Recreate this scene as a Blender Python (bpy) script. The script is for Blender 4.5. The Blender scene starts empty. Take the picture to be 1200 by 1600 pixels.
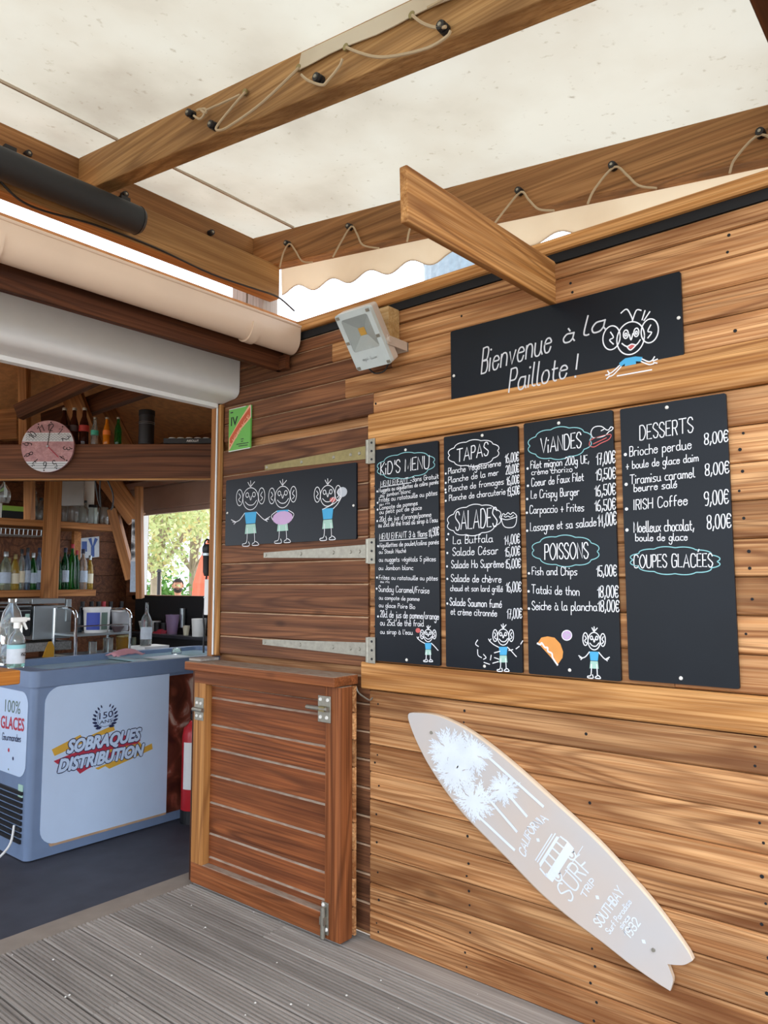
import bpy, math, random
import numpy as np
from mathutils import Vector, Matrix
random.seed(7)
S = bpy.context.scene
COL = S.collection

# ------------------------------------------------------------------ camera (recovered from the photograph's vanishing points)
FPX = 1156.3
YAW, PITCH, ROLL = math.radians(50.372), math.radians(5.46), math.radians(-0.137)
CAM = np.array([3.002, -2.325, 1.40])
_f = np.array([-math.cos(YAW)*math.cos(PITCH), math.sin(YAW)*math.cos(PITCH), math.sin(PITCH)])
_r = np.cross(_f, [0, 0, 1.]); _r /= np.linalg.norm(_r)
_u = np.cross(_r, _f)
_c, _s = math.cos(ROLL), math.sin(ROLL)
RT, UP = _c*_r+_s*_u, -_s*_r+_c*_u
cam = bpy.data.cameras.new('camera'); camo = bpy.data.objects.new('camera', cam); COL.objects.link(camo)
cam.sensor_fit = 'VERTICAL'; cam.sensor_height = 36; cam.lens = 36*FPX/1600; cam.clip_start = .05; cam.clip_end = 200
camo.matrix_world = Matrix(((RT[0], UP[0], -_f[0], CAM[0]), (RT[1], UP[1], -_f[1], CAM[1]), (RT[2], UP[2], -_f[2], CAM[2]), (0, 0, 0, 1)))
S.camera = camo

# ------------------------------------------------------------------ world, exposure
S.view_settings.view_transform = 'Standard'; S.view_settings.look = 'None'; S.view_settings.gamma = 1
S.view_settings.use_curve_mapping = False
S.view_settings.exposure = 0.0
W = bpy.data.worlds.new('sky'); S.world = W; W.use_nodes = True
bg = W.node_tree.nodes['Background']; bg.inputs[0].default_value = (.88, .96, 1.08, 1); bg.inputs[1].default_value = 3.6
sun = bpy.data.lights.new('sun', 'SUN'); sun.energy = 1.0; sun.angle = math.radians(12); sun.color = (1, .95, .88)
suno = bpy.data.objects.new('sun', sun); COL.objects.link(suno)
suno.rotation_euler = (math.radians(-25), math.radians(-32), 0)
S.cycles.max_bounces = 10; S.cycles.transparent_max_bounces = 12; S.cycles.caustics_reflective = False; S.cycles.caustics_refractive = True
S.cycles.use_denoising = True

# ------------------------------------------------------------------ measuring: where the sight line of a photo point meets a real plane
def ray(px, py): return RT*(px-600)/FPX - UP*(py-800)/FPX + _f
def on(ax, v, px, py):
    d = ray(px, py); return Vector(CAM + d*(v-CAM[ax])/d[ax])
def on_x(p, v): return on(0, v, *p)
def on_y(p, v): return on(1, v, *p)
def on_z(p, v): return on(2, v, *p)
def at(p, d): return Vector(CAM + ray(*p)*d)
def crop(x0, y0, s): return lambda u, v: (x0+u/s, y0+v/s)

# ------------------------------------------------------------------ materials
def lin(c): return tuple((x/12.92 if x <= .04045 else ((x+.055)/1.055)**2.4) for x in c)
def hexc(h): return lin(tuple(int(h[i:i+2], 16)/255 for i in (0, 2, 4)))
def newmat(name):
    m = bpy.data.materials.new(name); m.use_nodes = True
    nt = m.node_tree; return m, nt, nt.nodes['Principled BSDF'], nt.nodes, nt.links
def plain(name, col, rough=.6, metal=0, trans=0, spec=.5, noise=.12, nscale=14, emit=0):
    m, nt, b, N, L = newmat(name)
    c = hexc(col) if isinstance(col, str) else col
    b.inputs['Roughness'].default_value = rough; b.inputs['Metallic'].default_value = metal
    b.inputs['Transmission Weight'].default_value = trans; b.inputs['Specular IOR Level'].default_value = spec
    t = N.new('ShaderNodeTexCoord'); n = N.new('ShaderNodeTexNoise'); n.inputs['Scale'].default_value = nscale; n.inputs['Detail'].default_value = 4
    L.new(t.outputs['Object'], n.inputs['Vector'])
    r = N.new('ShaderNodeMapRange'); r.inputs[3].default_value = 1-noise; r.inputs[4].default_value = 1+noise
    L.new(n.outputs[0], r.inputs[0])
    v = N.new('ShaderNodeVectorMath'); v.operation = 'SCALE'; v.inputs[0].default_value = c; L.new(r.outputs[0], v.inputs['Scale'])
    L.new(v.outputs[0], b.inputs['Base Color'])
    if emit:
        b.inputs['Emission Color'].default_value = (*c, 1); b.inputs['Emission Strength'].default_value = emit
    return m
def ramp(N, stops):
    r = N.new('ShaderNodeValToRGB'); e = r.color_ramp.elements
    while len(e) < len(stops): e.new(.5)
    for i, (p, c) in enumerate(stops): e[i].position = p; e[i].color = (*c, 1)
    return r
def wood(name, light, mid, dark, rough=.6, scorch=.5, ring=15., dust=None, grain=1., var=.25, knots=.5, bump=.25):
    """planks whose grain runs along local X: contour-line grain, fine streaks, scorched patches, knots, every board its own"""
    m, nt, b, N, L = newmat(name)
    light, mid, dark = [hexc(c) if isinstance(c, str) else c for c in (light, mid, dark)]
    t = N.new('ShaderNodeTexCoord'); g = N.new('ShaderNodeNewGeometry')
    off = N.new('ShaderNodeVectorMath'); off.operation = 'MULTIPLY_ADD'; off.inputs[1].default_value = (37, 21, 53)
    cmb = N.new('ShaderNodeCombineXYZ')
    for i in range(3): L.new(g.outputs['Random Per Island'], cmb.inputs[i])
    L.new(cmb.outputs[0], off.inputs[0]); L.new(t.outputs['Object'], off.inputs[2])
    def mapped(sc):
        q = N.new('ShaderNodeVectorMath'); q.operation = 'MULTIPLY'; q.inputs[1].default_value = sc; L.new(off.outputs[0], q.inputs[0]); return q
    def noise(vec, sc, det=3, dist=0.):
        n = N.new('ShaderNodeTexNoise'); n.inputs['Scale'].default_value = sc; n.inputs['Detail'].default_value = det; n.inputs['Distortion'].default_value = dist
        L.new(vec.outputs[0], n.inputs['Vector']); return n
    def math_(op, a, bb, c=None):
        q = N.new('ShaderNodeMath'); q.operation = op
        for i, x in enumerate((a, bb, c)):
            if x is None: continue
            if isinstance(x, (int, float)): q.inputs[i].default_value = x
            else: L.new(x, q.inputs[i])
        return q.outputs[0]
    def mr(x, a, bb, c, d):
        q = N.new('ShaderNodeMapRange'); q.clamp = True
        for i, vv in enumerate((a, bb, c, d)): q.inputs[i+1].default_value = vv
        L.new(x, q.inputs[0]); return q.outputs[0]
    def mixc(f, a, c, op='MIX'):
        q = N.new('ShaderNodeMix'); q.data_type = 'RGBA'; q.blend_type = op
        if isinstance(f, float): q.inputs[0].default_value = f
        else: L.new(f, q.inputs[0])
        for i, x in ((6, a), (7, c)):
            if isinstance(x, tuple): q.inputs[i].default_value = (*x, 1)
            else: L.new(x, q.inputs[i])
        return q.outputs[2]
    big = noise(mapped((.42, 6.5, 6.5)), 1.1*grain, 1.2, .35)
    rings = math_('SINE', math_('MULTIPLY', big.outputs[0], ring*6.3), 0)
    rings = math_('POWER', mr(rings, -1, 1., 0, 1), 2.2)
    msk = noise(mapped((.5, 2.6, 2.6)), 1.7, 2)
    rings = math_('MULTIPLY', rings, mr(msk.outputs[0], .38, .62, .18, 1))
    fine = noise(mapped((1.3, 85, 85)), 1.4*grain, 4)
    mid_n = noise(mapped((.8, 22, 22)), 1.3, 3, .3)
    patch = noise(mapped((.9, 6., 6.)), 1.35, 3, .7)
    vor = N.new('ShaderNodeTexVoronoi'); vor.inputs['Scale'].default_value = 1.7; L.new(mapped((1.0, 2.8, 2.8)).outputs[0], vor.inputs['Vector'])
    kn = mr(vor.outputs['Distance'], .03, .085, 1, 0)
    col = mixc(mr(fine.outputs[0], .40, .60, 0, 1), light, mid)
    fine2 = noise(mapped((.9, 130, 130)), 1.9*grain, 2)
    col = mixc(math_('MULTIPLY', mr(fine2.outputs[0], .54, .66, 0, 1), .5), col, dark)
    col = mixc(math_('MULTIPLY', mr(mid_n.outputs[0], .42, .70, 0, 1), .55), col, dark)
    col = mixc(math_('MULTIPLY', rings, .68), col, dark)
    col = mixc(math_('MULTIPLY', mr(patch.outputs[0], .47, .70, 0, 1), scorch), col, dark)
    col = mixc(math_('MULTIPLY', kn, knots), col, tuple(x*.45 for x in dark))
    hv = N.new('ShaderNodeHueSaturation'); L.new(col, hv.inputs['Color']); L.new(mr(g.outputs['Random Per Island'], 0, 1, 1-var, 1+var), hv.inputs['Value'])
    col = hv.outputs[0]
    if dust:
        sx = N.new('ShaderNodeSeparateXYZ'); L.new(g.outputs['Normal'], sx.inputs[0])
        dn = noise(mapped((6, 20, 20)), 3, 3)
        col = mixc(math_('MULTIPLY', mr(sx.outputs[2], .35, .75, 0, 1), mr(dn.outputs[0], .3, .6, .45, .95)), col, hexc(dust))
    L.new(col, b.inputs['Base Color']); b.inputs['Roughness'].default_value = rough; b.inputs['Specular IOR Level'].default_value = .25
    bp = N.new('ShaderNodeBump'); bp.inputs['Strength'].default_value = bump; bp.inputs['Distance'].default_value = .004
    L.new(math_('SUBTRACT', math_('MULTIPLY', fine.outputs[0], .5), rings), bp.inputs['Height']); L.new(bp.outputs[0], b.inputs['Normal'])
    return m

MW = wood('honey_pine', 'D9A672', 'B98150', '6C3C1B', scorch=.75)
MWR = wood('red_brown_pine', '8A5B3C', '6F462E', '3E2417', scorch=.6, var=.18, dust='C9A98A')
MTRIM = wood('pine_trim', 'DCA669', 'BC8246', '7D4A20', scorch=.3, ring=10)
MGATE = wood('gate_mahogany', '9A5A32', '804626', '4C2816', scorch=.55, dust='B0A08E', var=.15)
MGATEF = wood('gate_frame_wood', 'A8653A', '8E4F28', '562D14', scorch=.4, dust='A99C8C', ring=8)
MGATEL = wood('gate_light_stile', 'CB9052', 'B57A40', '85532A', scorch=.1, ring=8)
MBEAM = wood('pergola_pine', 'C69B66', 'AE8250', '7A5530', scorch=.2, ring=7, knots=.6)
MBEAMR = wood('pergola_pine_red', 'BC8A58', 'A37246', '6C4826', scorch=.2, ring=7)
MEAVE = wood('eave_brown', '6E4026', '583019', '341A0D', scorch=.3, ring=8)
MDARK = wood('kiosk_dark_pine', '8A583A', '70452C', '422617', scorch=.3, ring=8)
MKIOSK = wood('kiosk_pine', 'C78A52', 'AC7040', '744824', scorch=.2, ring=8)
MDECK = wood('grey_deck_wood', 'B1A9A0', '9C948C', '807870', scorch=.3, ring=3, rough=.85, knots=.15, var=.1, dust=None)
MCOUNTER = wood('counter_pine', 'D28A3E', 'BF762D', '8B5220', scorch=.1)
MOSB = plain('strand_board', 'C98A55', .8, noise=.45, nscale=22)
MBOARD = plain('slate_black', '0B121A', .36, spec=.25, noise=.35, nscale=5)
MCHALK = plain('chalk_white', 'E9E9EC', .9, noise=.08)
MCHGREYW = plain('chalk_soft_white', 'CFCFD2', .9); MCHGREY = plain('chalk_grey', 'B9BDC4', .9)
MCHBLUE = plain('chalk_blue', '4FA9D6', .9)
MCHTEAL = plain('chalk_teal', '8CC3C7', .9)
MCHGREEN = plain('chalk_green', 'A9CDBE', .9)
MCHPINK = plain('chalk_pink', 'C9A9CF', .9)
MCHRED = plain('chalk_red', 'C8625F', .9)
MCHORANGE = plain('chalk_orange', 'E39A50', .9)
MSCREW = plain('screw_white', 'E4E0D8', .4)
MGALV = plain('galvanised_steel', 'A39F92', .5, metal=.85, noise=.3, nscale=60)
MBRASS = plain('yellowed_zinc', '9A8D62', .5, metal=.75, noise=.25, nscale=50)
MSTEEL = plain('brushed_steel', 'AEB6B8', .35, metal=.7)
MCHROME = plain('chrome', 'D9DDE0', .15, metal=1)
MBLACK = plain('black_plastic', '17171A', .5)
MBLACKM = plain('black_matt', '0F0F11', .8)
MTAUPE = plain('taupe_aluminium', 'A08274', .5)
MWHITE = plain('white_plastic', 'E6E6E2', .4, noise=.05)
MCASS = plain('shutter_white', 'F4F4F2', .5, noise=.04)
MGUT = plain('gutter_cream', 'E2C9B2', .45, noise=.07, nscale=6)
MROPE = plain('hemp_rope', 'B9A587', .9)
MRED = plain('extinguisher_red', 'B5222A', .3)
MFREEZ = plain('freezer_blue', '7386A4', .4, noise=.08)
MPANEL = plain('freezer_pale_panel', 'C8DCF6', .35, noise=.03)
MBARFLOOR = plain('bar_dark_floor', '3E4049', .6, noise=.5, nscale=7)
MTHRESH = plain('grey_threshold', '8F8478', .85, noise=.25, nscale=10)
MGROUND = plain('pale_gravel', 'B8B0A0', .9, noise=.2, nscale=3)
MGRANITE = plain('speckled_granite', '8B8A86', .5, noise=.9, nscale=110)
MDRUG = plain('rolled_black_fabric', '25272A', .65)
MNAVY = plain('navy_ink', '1E2A55', .6)
MYEL = plain('yellow_ink', 'D8A83C', .6)
MINKRED = plain('red_ink', 'B52F45', .6)
MINKG = plain('green_grey_ink', '5D7266', .6)
MSIGN = plain('sign_green', '6CB452', .5)
MSIGNR = plain('sign_orange_red', 'C9552F', .5)
MSIGNP = plain('sign_salmon', 'EBB08A', .5)
MPRINT = plain('board_white_print', 'DEE5EE', .7)
def glass(name, col, rough=.06, trans=.9):
    m = plain(name, col, rough, trans=trans, noise=.03); m.node_tree.nodes['Principled BSDF'].inputs['IOR'].default_value = 1.35; return m
GCLEAR = glass('clear_glass', 'E4ECEA'); GGREEN = glass('green_glass', '2FA04A'); GDKGREEN = glass('dark_green_glass', '1F5A38', trans=.6)
GPALE = glass('pale_green_glass', 'CFE3D2'); GBROWN = glass('cola_brown', '35140E', trans=.3); GORANGE = glass('orange_drink', 'E88A1C', trans=.5)
GYELLOW = glass('yellow_spirit', 'D9B64A', trans=.7); GBLUE = glass('blue_glass', '8FA9C8', trans=.8); GPINK = glass('pink_jug', 'CDB2D8', trans=.6)
GAMBER = glass('fruit_jar_amber', 'B98A35', trans=.6); GDARK = glass('near_black_glass', '1B2430', trans=.3)
GLID = plain('freezer_lid_glass', 'A9C4C6', .12, noise=.25, nscale=4)

m, nt, b, N, L = newmat('window_pane'); tr_ = N.new('ShaderNodeBsdfTransparent'); gs_ = N.new('ShaderNodeBsdfGlossy'); gs_.inputs['Roughness'].default_value = .02; ms = N.new('ShaderNodeMixShader'); lw_ = N.new('ShaderNodeFresnel')
ms.inputs[0].default_value = .04; N.remove(lw_); L.new(tr_.outputs[0], ms.inputs[1]); L.new(gs_.outputs[0], ms.inputs[2]); N.remove(b); L.new(ms.outputs[0], N['Material Output'].inputs[0]); MPANE = m

def canvas_mat(name, base, spots=True, tr=.55):
    m, nt, b, N, L = newmat(name)
    t = N.new('ShaderNodeTexCoord')
    n1 = N.new('ShaderNodeTexNoise'); n1.inputs['Scale'].default_value = 1.6; n1.inputs['Detail'].default_value = 6; L.new(t.outputs['Object'], n1.inputs['Vector'])
    n2 = N.new('ShaderNodeTexNoise'); n2.inputs['Scale'].default_value = 38; n2.inputs['Detail'].default_value = 4; L.new(t.outputs['Object'], n2.inputs['Vector'])
    c = hexc(base)
    r1 = ramp(N, [(.36, c), (.50, tuple(x*y for x, y in zip(c, (.92, .89, .86)))), (.66, tuple(x*y for x, y in zip(c, (.72, .67, .63))))]); L.new(n1.outputs[0], r1.inputs[0])
    r2 = ramp(N, [(.64, (1, 1, 1)), (.72, (.78, .74, .70)), (.80, (.45, .42, .38))]); L.new(n2.outputs[0], r2.inputs[0])
    mx = N.new('ShaderNodeMix'); mx.data_type = 'RGBA'; mx.blend_type = 'MULTIPLY'; mx.inputs[0].default_value = .75 if spots else 0
    L.new(r1.outputs[0], mx.inputs[6]); L.new(r2.outputs[0], mx.inputs[7])
    d = N.new('ShaderNodeBsdfDiffuse'); tl = N.new('ShaderNodeBsdfTranslucent'); ms = N.new('ShaderNodeMixShader'); ms.inputs[0].default_value = tr
    L.new(mx.outputs[2], d.inputs[0]); L.new(mx.outputs[2], tl.inputs[0]); L.new(d.outputs[0], ms.inputs[1]); L.new(tl.outputs[0], ms.inputs[2])
    N.remove(b); L.new(ms.outputs[0], N['Material Output'].inputs[0]); return m
MCANVAS = canvas_mat('cream_canvas', 'C3BDAC', tr=.39); MFLAP = canvas_mat('canvas_flap', 'EAE0CF', False, .6); MHEM = canvas_mat('canvas_hem', 'E9DFCB', False, .3); MSEAM = plain('canvas_seam', 'B9AB98', .9)
def leaf_mat(name, cols, tr=.5):
    m, nt, b, N, L = newmat(name); g = N.new('ShaderNodeNewGeometry')
    r = ramp(N, [(i/(len(cols)-1), hexc(c)) for i, c in enumerate(cols)]); L.new(g.outputs['Random Per Island'], r.inputs[0])
    d = N.new('ShaderNodeBsdfDiffuse'); tl = N.new('ShaderNodeBsdfTranslucent'); ms = N.new('ShaderNodeMixShader'); ms.inputs[0].default_value = tr
    for q in (d, tl): L.new(r.outputs[0], q.inputs[0])
    L.new(d.outputs[0], ms.inputs[1]); L.new(tl.outputs[0], ms.inputs[2]); N.remove(b); L.new(ms.outputs[0], N['Material Output'].inputs[0]); return m
MLEAF = leaf_mat('autumn_leaves', ['AEBE86', 'C8D29C', 'D8D8A4', 'BCCB96', 'D8C284']); MSHRUB = leaf_mat('green_leaves', ['4F7A3A', '6E9A52', '86AE6A'])
def print_mat():
    m, nt, b, N, L = newmat('surfboard_lacquer')
    t = N.new('ShaderNodeTexCoord'); n = N.new('ShaderNodeTexNoise'); n.inputs['Scale'].default_value = 3; n.inputs['Detail'].default_value = 3; L.new(t.outputs['Object'], n.inputs[0])
    r = ramp(N, [(.35, hexc('CBBCB0')), (.65, hexc('C3BEBB'))]); L.new(n.outputs[0], r.inputs[0]); L.new(r.outputs[0], b.inputs['Base Color']); b.inputs['Roughness'].default_value = .35
    return m
MSURF = print_mat(); MSURFE = plain('surfboard_tan_rim', 'D2BCA2', .4)
def choc_mat():
    m, nt, b, N, L = newmat('chocolate_print'); t = N.new('ShaderNodeTexCoord'); n = N.new('ShaderNodeTexNoise'); n.inputs['Scale'].default_value = 5.5; n.inputs['Detail'].default_value = 6; n.inputs['Distortion'].default_value = 1.2
    L.new(t.outputs['Object'], n.inputs[0]); r = ramp(N, [(.3, hexc('3A1A14')), (.5, hexc('5F3022')), (.6, hexc('8A4A3A')), (.72, hexc('C9B7A8'))]); L.new(n.outputs[0], r.inputs[0]); L.new(r.outputs[0], b.inputs['Base Color']); b.inputs['Roughness'].default_value = .4; return m
MCHOC = choc_mat()

# ------------------------------------------------------------------ mesh helpers
class MB:
    def __init__(s): s.v, s.f = [], []
    def add(s, vs, fs):
        o = len(s.v); s.v += [tuple(p) for p in vs]; s.f += [tuple(i+o for i in f) for f in fs]; return s
    def box(s, a, b):
        (x0, y0, z0), (x1, y1, z1) = [(min(p, q), max(p, q))[0] for p, q in zip(a, b)], [max(p, q) for p, q in zip(a, b)]
        return s.add([(x0,y0,z0),(x1,y0,z0),(x1,y1,z0),(x0,y1,z0),(x0,y0,z1),(x1,y0,z1),(x1,y1,z1),(x0,y1,z1)],
                     [(0,3,2,1),(4,5,6,7),(0,1,5,4),(1,2,6,5),(2,3,7,6),(3,0,4,7)])
    def prism(s, poly, vec):
        n = len(poly); vec = Vector(vec)
        P = [Vector(p) for p in poly]
        return s.add(P+[p+vec for p in P], [tuple(range(n))[::-1], tuple(range(n, 2*n))]+[(i, (i+1) % n, (i+1) % n+n, i+n) for i in range(n)])
    def extr(s, prof, x0, x1):   # (y, z) profile drawn along x
        return s.prism([(x0, y, z) for y, z in prof], (x1-x0, 0, 0))
    def cyl(s, p0, p1, r0, r1=None, n=14):
        r1 = r0 if r1 is None else r1; p0, p1 = Vector(p0), Vector(p1); d = (p1-p0).normalized()
        a = d.orthogonal().normalized(); c = d.cross(a)
        ring = lambda p, r: [p+(a*math.cos(t)+c*math.sin(t))*r for t in [2*math.pi*i/n for i in range(n)]]
        return s.add(ring(p0, r0)+ring(p1, r1), [tuple(range(n))[::-1], tuple(range(n, 2*n))]+[(i, (i+1) % n, (i+1) % n+n, i+n) for i in range(n)])
    def lathe(s, prof, c, n=16):  # (r, z) from bottom to top
        c = Vector(c); vs = []; fs = []
        for r, z in prof: vs += [c+Vector((r*math.cos(2*math.pi*i/n), r*math.sin(2*math.pi*i/n), z)) for i in range(n)]
        for k in range(len(prof)-1):
            for i in range(n): fs.append((k*n+i, k*n+(i+1) % n, (k+1)*n+(i+1) % n, (k+1)*n+i))
        fs += [tuple(range(n))[::-1], tuple(range((len(prof)-1)*n, len(prof)*n))]
        return s.add(vs, fs)
    def tube(s, pts, r, n=7):
        P = [Vector(p) for p in pts]; vs = []; fs = []
        a = None
        for i, p in enumerate(P):
            d = (P[min(i+1, len(P)-1)]-P[max(i-1, 0)]).normalized()
            a = (d.orthogonal() if a is None else a-d*a.dot(d)).normalized(); c = d.cross(a)
            vs += [p+(a*math.cos(2*math.pi*k/n)+c*math.sin(2*math.pi*k/n))*r for k in range(n)]
        for i in range(len(P)-1):
            for k in range(n): fs.append((i*n+k, i*n+(k+1) % n, (i+1)*n+(k+1) % n, (i+1)*n+k))
        fs += [tuple(range(n))[::-1], tuple(range((len(P)-1)*n, len(P)*n))]
        return s.add(vs, fs)
    def lift(s): s.k = (getattr(s, 'k', 0)+1) % 101; return s.k*1.4e-5
    def ribbon(s, pts, w, nrm):  # flat pen stroke
        nrm = Vector(nrm).normalized(); lf = nrm*s.lift(); P = [Vector(p)+lf for p in pts]
        if len(P) == 1 or (P[-1]-P[0]).length < 1e-6 and len(P) == 2:
            a = nrm.orthogonal().normalized()*w*.75; c = nrm.cross(a); p = P[0]
            return s.add([p+a*math.cos(t)+c*math.sin(t) for t in [k*math.pi/4 for k in range(8)]], [tuple(range(8))])
        vs = []
        for i, p in enumerate(P):
            d = P[min(i+1, len(P)-1)]-P[max(i-1, 0)]
            if d.length < 1e-9: d = P[1]-P[0]
            q = nrm.cross(d.normalized())*w*.5; vs += [p+q, p-q]
        e = (P[0]-P[1]).normalized()*w*.35; vs[0] += e; vs[1] += e
        e = (P[-1]-P[-2]).normalized()*w*.35; vs[-1] += e; vs[-2] += e
        return s.add(vs, [(2*i, 2*i+1, 2*i+3, 2*i+2) for i in range(len(P)-1)])
    def build(s, name, mat, parent=None, smooth=False, bevel=0, kind=None, world=None):
        me = bpy.data.meshes.new(name); me.from_pydata(s.v, [], s.f); me.validate()
        o = bpy.data.objects.new(name, me); COL.objects.link(o); me.materials.append(mat)
        if world is not None: o.matrix_world = world
        if parent is not None:
            o.parent = parent
            if parent.get('_w'): o.matrix_parent_inverse = parent.matrix_world.inverted()
            else: o.matrix_parent_inverse = parent.matrix_basis.inverted()
        if smooth: me.shade_smooth()
        if bevel:
            b = o.modifiers.new('bevel', 'BEVEL'); b.width = bevel; b.segments = 2; b.limit_method = 'ANGLE'
        if kind: o['kind'] = kind
        return o
def smooth_auto(o, deg=40):
    o.data.shade_smooth()
    try: o.data.set_sharp_from_angle(angle=math.radians(deg))
    except Exception: pass
    return o
def tag(o, label, cat, group=None):
    o['label'] = label; o['category'] = cat
    if group: o['group'] = group
    return o
def thing(name, loc, label, cat, group=None):
    o = bpy.data.objects.new(name, None); COL.objects.link(o); o.location = loc; o.empty_display_size = .05
    return tag(o, label, cat, group)
def struct(o): o['kind'] = 'structure'; return o
def bx(a, b): return MB().box(a, b)
def beam(name, p0, p1, w, h, mat, parent=None, up=(0, 0, 1), bevel=.004):
    """timber of width w and height h from p0 to p1 (centre line); grain along its own x"""
    p0, p1 = Vector(p0), Vector(p1); d = (p1-p0); L = d.length; x = d.normalized(); y = Vector(up).cross(x).normalized(); z = x.cross(y)
    mat4 = Matrix(((x[0], y[0], z[0], p0[0]), (x[1], y[1], z[1], p0[1]), (x[2], y[2], z[2], p0[2]), (0, 0, 0, 1)))
    return bx((0, -w/2, -h/2), (L, w/2, h/2)).build(name, mat, parent, bevel=bevel, world=mat4)
def tim(name, a, b_, mat, parent=None, bevel=.004):
    """a box of timber whose grain follows its longest side"""
    lo = [min(p, q) for p, q in zip(a, b_)]; hi = [max(p, q) for p, q in zip(a, b_)]; e = [q-p for p, q in zip(lo, hi)]; k = e.index(max(e))
    p0 = [(p+q)/2 for p, q in zip(lo, hi)]; p1 = list(p0); p0[k], p1[k] = lo[k], hi[k]
    if k == 2: return beam(name, p0, p1, e[1], e[0], mat, parent, up=(1, 0, 0), bevel=bevel)
    return beam(name, p0, p1, e[1-k], e[2], mat, parent, bevel=bevel)
def arc(c, r, a0, a1, n=10, ax=(0, 1)):
    out = []
    for i in range(n+1):
        t = math.radians(a0+(a1-a0)*i/n); p = list(c); p[ax[0]] += r*math.cos(t); p[ax[1]] += r*math.sin(t); out.append(tuple(p))
    return out
def rrect(x0, y0, x1, y1, r, corners=(1, 1, 1, 1), n=6):
    """rounded rectangle, corners: bottom-left, bottom-right, top-right, top-left"""
    P = []
    for (cx, cy, a, k) in ((x0+r, y0+r, 180, 0), (x1-r, y0+r, 270, 1), (x1-r, y1-r, 0, 2), (x0+r, y1-r, 90, 3)):
        if corners[k]: P += arc((cx, cy), r, a, a+90, n)
        else: P.append(((x0, x1)[k in (1, 2)], (y0, y1)[k in (2, 3)]))
    return P

# ------------------------------------------------------------------ pen lettering: single-stroke hand, baseline 3, x-height 6, capitals 9
GL = {'a':(4.6,'/4636160504133344 464453'),'b':(4,'0903 /0516364544331304'),'c':(3.6,'/4626160504132343'),'d':(4.6,'494453 /4536160504133344'),'e':(4,'/054536160504133344'),
'f':(3,'/39291813 0636'),'g':(4,'/4536160504133344 /4642301001'),'h':(4,'0903 /0516364543'),'i':(.6,'0603 0808'),'j':(2,'/26211000 2828'),'k':(4,'0903 460543'),'l':(1.2,'/09041323'),
'm':(6,'0603 /0516263533 /3546566563'),'n':(4,'0603 /0516364543'),'o':(4,'/160504133344453616'),'p':(4,'0600 /0516364544331304'),'q':(4,'4640 /4536160504133344'),'r':(3,'0603 /051636'),
's':(4,'/4616051534443303'),'t':(3,'/18142333 0636'),'u':(4.6,'/0604133344 464453'),'v':(4,'062346'),'w':(6,'0613365366'),'x':(4,'0643 0346'),'y':(4,'/0604133344 /4641301001'),'z':(4,'06460343'),
'A':(6,'033963 1555'),'B':(4,'0309 /0939483606 /063645443303'),'C':(5,'/5849190705134354'),'D':(5,'0309 /093957553303'),'E':(4,'49090343 0636'),'F':(4,'490903 0636'),'G':(5,'/584919070513435456 5636'),
'H':(5,'0309 5359 0656'),'I':(.6,'0309'),'J':(3,'/3934231304'),'K':(4,'0309 490643'),'L':(4,'090343'),'M':(6,'0309346963'),'N':(5,'03095359'),'O':(6,'/290705234365674929'),'P':(4,'0309 /093948473606'),
'Q':(6,'/290705234365674929 4463'),'R':(4,'0309 /093948473606 2643'),'S':(4,'/48391908074544331304'),'T':(6,'0969 3933'),'U':(5,'/090513435559'),'V':(6,'093369'),'W':(6,'0913375369'),'X':(5,'0953 0359'),
'Y':(6,'093669 3633'),'Z':(5,'09590353'),'0':(4,'/190705133345473919'),'1':(2,'072923'),'2':(4,'/08193948472503 0343'),'3':(4,'/08193948473616 /16364544331304'),'4':(4,'33390545'),'5':(4,'490906 /06364544331304'),
'6':(4,'/3918060413334445361605'),'7':(4,'094923 1646'),'8':(4,'/19081636483919 /16041333443616'),'9':(4,'/4736160708193948453313'),'€':(4,'/4839190705133344 0737 0535'),
',':(1,'1402'),'.':(.6,'0303'),"'":(1,'1917'),'/':(3,'0239'),'+':(4,'0545 2327'),'-':(3,'0535'),'!':(.6,'0905 0303'),':':(.6,'0606 0303'),'%':(5,'0359 /0908181909 /4443535444')}
ACC = {'é':'e2738','è':'e2718','ê':'e172837','à':'a1827','â':'a172837','É':'E1:2;','ç':'c2322'}
def catmull(P, k=4):
    if len(P) < 3: return P
    closed = (P[0]-P[-1]).length < 1e-6; out = []
    for i in range(len(P)-1):
        p0 = P[i-1] if i > 0 else (P[-2] if closed else P[0]); p1, p2 = P[i], P[i+1]
        p3 = P[i+2] if i+2 < len(P) else (P[1] if closed else P[-1])
        for j in range(k):
            t = j/k; out.append(.5*(2*p1+(p2-p0)*t+(2*p0-5*p1+4*p2-p3)*t*t+(3*p1-p0-3*p2+p3)*t**3))
    return out+[P[-1]]
def glyph(ch):
    ex = None
    if ch in ACC: ex = ACC[ch][1:]; ch = ACC[ch][0]
    w, st = GL.get(ch, (2.5, '')); res = []
    for s_ in st.split()+([ex] if ex else []):
        sm = s_[0] == '/'; s_ = s_.lstrip('/')
        P = [Vector((ord(s_[i])-48, ord(s_[i+1])-51)) for i in range(0, len(s_)-1, 2)]
        res.append(catmull(P) if sm else P)
    return w, res
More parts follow.
